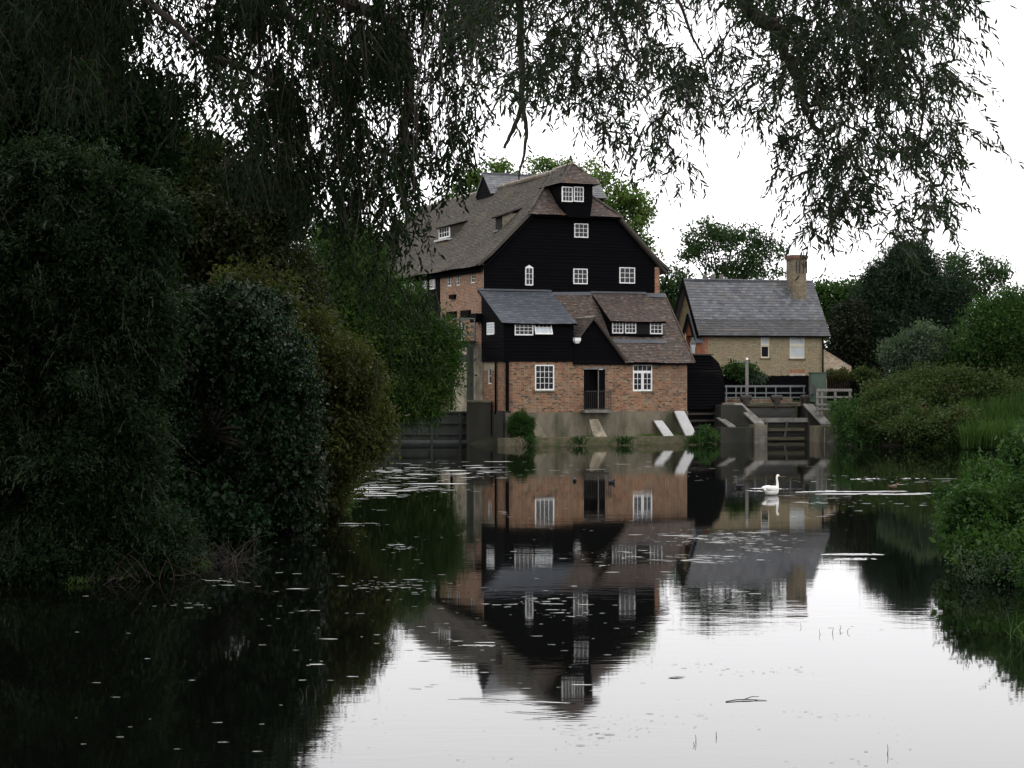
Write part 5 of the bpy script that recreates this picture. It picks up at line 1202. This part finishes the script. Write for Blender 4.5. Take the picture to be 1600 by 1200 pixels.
botL = env([-50,150,260,380,430,470,520,560,600,640,665,690,720,745,765],[140,150,180,240,275,300,325,360,350,360,320,270,250,170,100])
B1 = canopy_points(2100, -60, 420, lambda x: -200.0, botL, FY+1, 1.8, 1.0, 10, (20,18))
B2 = np.concatenate([canopy_points(1900, 380, 640, lambda x: -120.0, botL, FY, 1.5, .95, 12, (12,20)), canopy_points(600, 630, 752, lambda x: -120.0, botL, FY, 1.5, 1.35, 10, (9,18))])
B4 = canopy_points(70, 540, 660, lambda x: 330.0, lambda x: 560.0 if x < 660 else 480.0, FY+2, .8, 1.2, 3, (10,20))
B = np.concatenate([B1, B2, B4]); D = np.column_stack([rng.normal(size=len(B))*.5, rng.normal(size=len(B))*.4, -.95+rng.normal(size=len(B))*.2])
shoots(B, D, 13, .40, .125, .028, M['willow_dark'], left, M['twig'])
S, E = [], []
for _ in range(110):
    px = rng.uniform(420,750); py = botL(px)*rng.uniform(.75,1.08); Y = FY+rng.normal()*1.2; e = P(px,py,Y); s_ = P(px+rng.normal()*25,-80+rng.uniform(0,.5)*py,Y+rng.normal()*.3); S.append(s_); E.append(e)
strands("hanging_twigs", S, E, .009, M['twig'], left, wob=.03, n=7)
S, E = [], []
for _ in range(110):
    px = rng.uniform(740,1500); b_ = (botN(px) if px < 1225 else botR(px)); py = b_*rng.uniform(.6,1.0); Y = NY+rng.normal()*.7; E.append(P(px,py,Y)); S.append(P(px+rng.normal()*40-20,py-rng.uniform(60,200),Y+rng.normal()*.2))
strands("hanging_twigs", S, E, .0045, M['twig'], near, wob=.05, n=6)
crown("upper_foliage", [((-9,26,11.5),(6.5,7,2.6)),((-4,22,11.2),(5,5,2.0))], 2.0, 30, .45, .16, .035, M['willow_dark'], left, droop=.5, outw=.2, zmin=10.3)  # overhead crown extended out of view to shade the left bank

# ------------------------------------------------------------------ water birds
def bird_body(joints, edges, radii, mat, parent, name="body"):
    me = bpy.data.meshes.new(name); off = OFF[parent.name]; me.from_pydata([tuple(np.array(j)-off) for j in joints], edges, []); me.update()
    o = link(name, me, mat, parent); sk = o.modifiers.new("skin", 'SKIN'); sk.use_smooth_shade = True
    for v_, r in zip(me.skin_vertices[0].data, radii): v_.radius = r if isinstance(r, tuple) else (r, r)
    me.skin_vertices[0].data[2].use_root = True; o.modifiers.new("subsurf", 'SUBSURF').levels = 2; o.modifiers["subsurf"].render_levels = 2
    return o
M['swan'] = plain_mat("swan feather", (.80,.79,.76), .8, var=.1, scale=12); M['beak'] = plain_mat("orange beak", (.55,.16,.03), .5); M['moorhen'] = plain_mat("dark feather", (.02,.02,.022), .7, scale=20); M['duck'] = plain_mat("brown feather", (.12,.08,.05), .8, scale=25)
def swan(px, py, yaw, label):
    c = water_pt(px, py); t = thing("swan", label, "swan", tuple(c)); ca, sa = math.cos(yaw), math.sin(yaw)
    g = lambda x, y, z: c + np.array([x*ca-y*sa, x*sa+y*ca, z])
    J = [g(-.40,0,.20), g(-.26,0,.14), g(-.05,0,.12), g(.16,0,.13), g(.25,0,.24), g(.26,0,.36), g(.235,0,.48), g(.225,0,.57), g(.25,0,.635), g(.30,0,.645), g(.345,0,.625)]
    bird_body(J, [(i,i+1) for i in range(10)], [.03,.12,(.17,.155),(.13,.13),.058,.042,.036,.034,.042,.043,.022], M['swan'], t)
    mb = MB(); mb.tube([g(.33,0,.632), g(.375,0,.61), g(.42,0,.592)], [.024,.019,.010], 8); bk = mb.build("beak", M['beak'], t, smooth=True)
    mb = MB(); mb.tube([g(.325,0,.655), g(.345,0,.648)], [.018,.014], 8); mb.build("beak_knob", M['moorhen'], bk)
    for s_ in (-1, 1):
        mb = MB(); rings = []
        for x, h, w_ in ((-.46,.015,.01),(-.36,.06,.03),(-.2,.10,.05),(0,.11,.055),(.12,.07,.04),(.17,.02,.015)):
            rings.append([g(x, s_*(.115-.10*max(0,-x-.12)+w_*math.cos(k*math.pi/4)), .205+max(0,-x-.1)*.16+h*math.sin(k*math.pi/4)) for k in range(8)])
        mb.loft(rings); mb.build("wing", M['swan'], t, smooth=True)
        mb = MB(); mb.tube([g(.305,s_*.036,.652), g(.305,s_*.044,.653)], [.008,.004], 6); mb.build("eye", M['moorhen'], t)
    return t
swan(1207, 773.5, R_(42), "white swan swimming right with its neck raised")
def small_bird(name, px, py, yaw, mat, label, sc_=1.0, cat="duck"):
    c = water_pt(px, py); t = thing(name, label, cat, tuple(c)); ca, sa = math.cos(yaw), math.sin(yaw)
    g = lambda x, y, z: c + np.array([x*ca-y*sa, x*sa+y*ca, z])*sc_
    J = [g(-.20,0,.13), g(-.12,0,.07), g(0,0,.05), g(.09,0,.07), g(.12,0,.13), g(.14,0,.18), g(.165,0,.185)]
    bird_body(J, [(i,i+1) for i in range(6)], [.015,.055,.075,.055,.03,.034,.018], mat, t)
    mb = MB(); mb.tube([g(.17,0,.185), g(.215,0,.172)], [.013,.006], 6); mb.build("beak", M['beak'], t)
    mb = MB(); mb.loft([[g(x,.06+.02*math.cos(k*math.pi/3),.08+h*math.sin(k*math.pi/3)) for k in range(6)] for x, h in ((-.17,.01),(-.08,.035),(.05,.03),(.09,.008))]); mb.build("wing", mat, t)
    mb = MB(); mb.loft([[g(x,-.06+.02*math.cos(k*math.pi/3),.08+h*math.sin(k*math.pi/3)) for k in range(6)] for x, h in ((-.17,.01),(-.08,.035),(.05,.03),(.09,.008))]); mb.build("wing", mat, t)
small_bird("moorhen", 1155, 763, R_(160), M['moorhen'], "black moorhen swimming just left of the swan", 1.1, "moorhen")
small_bird("duck", 1396, 763.5, R_(20), M['duck'], "small brown duck right of the swan near the far bank", 1.0)
small_bird("duck", 898, 752, R_(90), M['moorhen'], "tiny dark duck on the mill's reflection, left of another", .8)
small_bird("duck", 956, 755, R_(10), M['moorhen'], "tiny dark duck on the mill's reflection, right of another", .8)

# ------------------------------------------------------------------ what floats on the water
def flecks(name, PX, size, mat, label, z=.004, aspect=(1.6,5.0)):
    V, Fc = [], []
    for (px, py), s_ in zip(PX, size):
        c = water_pt(px, py); k = rng.integers(5,8); a0 = rng.uniform(0,6.28); asx = rng.uniform(*aspect); b_ = len(V)
        zz = z + rng.uniform(0,.003)
        for i in range(k):
            th = a0+6.283*i/k; r = s_*rng.uniform(.3,1.3); V.append((c[0]+math.cos(th)*r*asx, c[1]+math.sin(th)*r*.9, zz))
        for i in range(1,k-1): Fc.append((b_, b_+i, b_+i+1))
    o = tri_mesh(name, np.array(V), np.array(Fc), mat, None, "stuff"); tag(o, label, "floating scum"); return o
M['scum'] = plain_mat("pale floating fluff", (.46,.47,.45), .9, var=.3, scale=8)
M['debris'] = plain_mat("dark floating leaves", (.05,.05,.03), .8, scale=10)
PX, SZ = [], []
def cl(px, py, sx, sy, n, s0, s1):
    for _ in range(int(n*1.4)):
        y = py+rng.normal()*sy
        PX.append((px+rng.normal()*sx, max(y, 704))); SZ.append(rng.uniform(s0, s1)*(.22+.8*rng.random()**3.5))
for a in ((600,752,60,14,90,.05,.30),(560,765,26,8,60,.08,.32),(660,735,70,8,70,.05,.28),(760,738,40,7,30,.05,.22),(610,765,40,3,20,.05,.2),(680,765,30,2,16,.06,.2),
          (850,733,130,6,26,.04,.16),(1000,738,150,7,20,.04,.14),(1115,842,45,5,150,.02,.09),(1165,838,35,6,70,.02,.09),(1100,875,35,4,70,.02,.09),(1190,858,30,3,40,.02,.08),(1140,925,40,6,50,.015,.05),(1110,985,40,3,40,.015,.045),
          (1340,748,50,3,26,.04,.16),(1440,752,40,3,20,.04,.16),(1290,780,40,8,50,.03,.10),(1280,800,30,12,22,.03,.08),(1400,785,40,4,14,.03,.10),
          (790,803,10,3,6,.03,.12),(620,855,14,4,16,.03,.10),(600,916,30,4,24,.02,.08),(640,920,30,10,24,.02,.06),(830,940,30,6,30,.02,.06),(870,955,40,10,26,.015,.05),(560,820,20,2,14,.04,.12),(980,870,60,8,30,.02,.07),(350,910,20,3,14,.02,.07),(300,945,20,3,10,.015,.06),(745,1008,40,4,8,.02,.10)):
    cl(*a)
for _ in range(220):
    px = rng.uniform(430,1050); py = 780+300*rng.random()**1.1; PX.append((px,py)); SZ.append(rng.uniform(.006,.022)*(1+rng.random()**4*1.5))
for _ in range(26):
    px = rng.uniform(100,440); py = rng.uniform(880,1180); PX.append((px,py)); SZ.append(rng.uniform(.006,.02))
flecks("floating_fluff", PX, SZ, M['scum'], "white fluff and foam drifting in patches on the dark water")
PX, SZ = [], []
for a in ((950,1140,70,14,60,.006,.02),(1080,1125,60,12,40,.006,.016),(1280,1115,40,4,26,.006,.018),(1210,1050,60,4,30,.006,.02),(1080,1040,40,4,24,.006,.02),(930,1155,20,6,20,.008,.02),(800,1175,60,14,16,.006,.02),(1330,985,30,4,12,.008,.02),(1430,1150,60,25,18,.006,.016),(560,1130,40,20,26,.008,.02),(1300,1190,60,8,14,.006,.018),(520,1135,12,4,10,.01,.03),(1053,1060,4,1.5,6,.02,.05)):
    cl(*a)
flecks("floating_debris", PX, SZ, M['debris'], "dark specks of leaf litter floating on the bright water")
S, E = [], []
for px, py, dx, h in ((1086,1160,1,.13),(1120,1152,-1,.10),(1386,1178,1,.16),(1283,992,-6,.14),(1300,990,4,.16),(1311,985,1,.12),(1325,988,8,.10),(1250,980,0,.1),(480,1090,6,.25),(492,1095,-4,.3),(520,1090,2,.22),(505,1110,20,.1),(470,1098,-3,.28),(1085,1165,-3,.06),(899,752,1,.25)):
    p = water_pt(px, py); S.append(p-UP*.02); E.append(p+np.array([dx*.004,0,h*.65]))
o = strands("water_stems", S, E, .006, M['debris'], wob=.12); tag(o, "thin dark plant stems sticking up through the bright water", "water plants")
fb_ = thing("floating_branch", "thin dark branch floating on the bright water at lower right", "branch", tuple(water_pt(1165,1096)))
mb = MB(); mb.tube([water_pt(x,y)+UP*z for x,y,z in ((1134,1097,.005),(1150,1095,.012),(1170,1094,.01),(1198,1095,.004))], [.006,.007,.006,.003], 6); mb.build("stem", M['twig'], fb_)
mb = MB(); mb.tube([water_pt(x,y)+UP*z for x,y,z in ((1160,1095,.01),(1175,1092,.03),(1186,1091,.02))], [.006,.005,.003], 5); mb.build("twig", M['twig'], fb_)
# ripples: low ridges of water pushed up by the swan and by currents
def ripple(pts, h, w, mb):
    pts = [water_pt(*p) for p in pts]; n = len(pts); b_ = len(mb.v)
    for i, p in enumerate(pts):
        t = pts[min(i+1,n-1)]-pts[max(i-1,0)]; t = t/np.linalg.norm(t); s_ = np.array([t[1],-t[0],0]); s_ = s_ if s_[1] < 0 else -s_
        k = math.sin(math.pi*min(1,max(0,(i+.3)/(n-.4)))); hh = h*k*rng.uniform(.6,1.2)
        for o_, z_ in ((-1,.001),(-.4,.8),(0,1),(.4,.7),(1,.001)): mb.v.append(tuple(p + s_*w*o_*(.5+.5*k) + UP*max(.002, hh*z_)))
    for i in range(n-1):
        for k in range(4): a = b_+i*5+k; mb.f.append((a,a+1,a+6,a+5))
mb = MB()
def arc(x0, x1, y0, y1, bow, n=30): return [(x0+(x1-x0)*t, y0+(y1-y0)*t+bow*math.sin(math.pi*t)+rng.normal()*.12) for t in np.linspace(0,1,n)]
for a in (arc(1225,1560,772,768,1.5), arc(1240,1500,768.5,767,0), arc(1240,1540,771,770,.5), arc(1330,1480,772.5,771.5,.3), arc(1143,1260,762,764,.5), arc(1155,1205,766,768,0), arc(1220,1320,770,766,0), arc(1280,1392,866,866,0), arc(1300,1372,874,873,0), arc(1385,1470,748,747,0), arc(1315,1400,749,747,0)):
    ripple(a, .022, .20, mb)
for a in (arc(700,830,1092,1100,-3), arc(750,905,1097,1099,-2), arc(820,906,1124,1118,1), arc(790,890,1112,1116,1), arc(900,980,884,883,0), arc(710,788,1008,1008,0)):
    ripple(a, .006, .06, mb)
mb.build("water_ripples", M['water'], kind="structure", smooth=True)
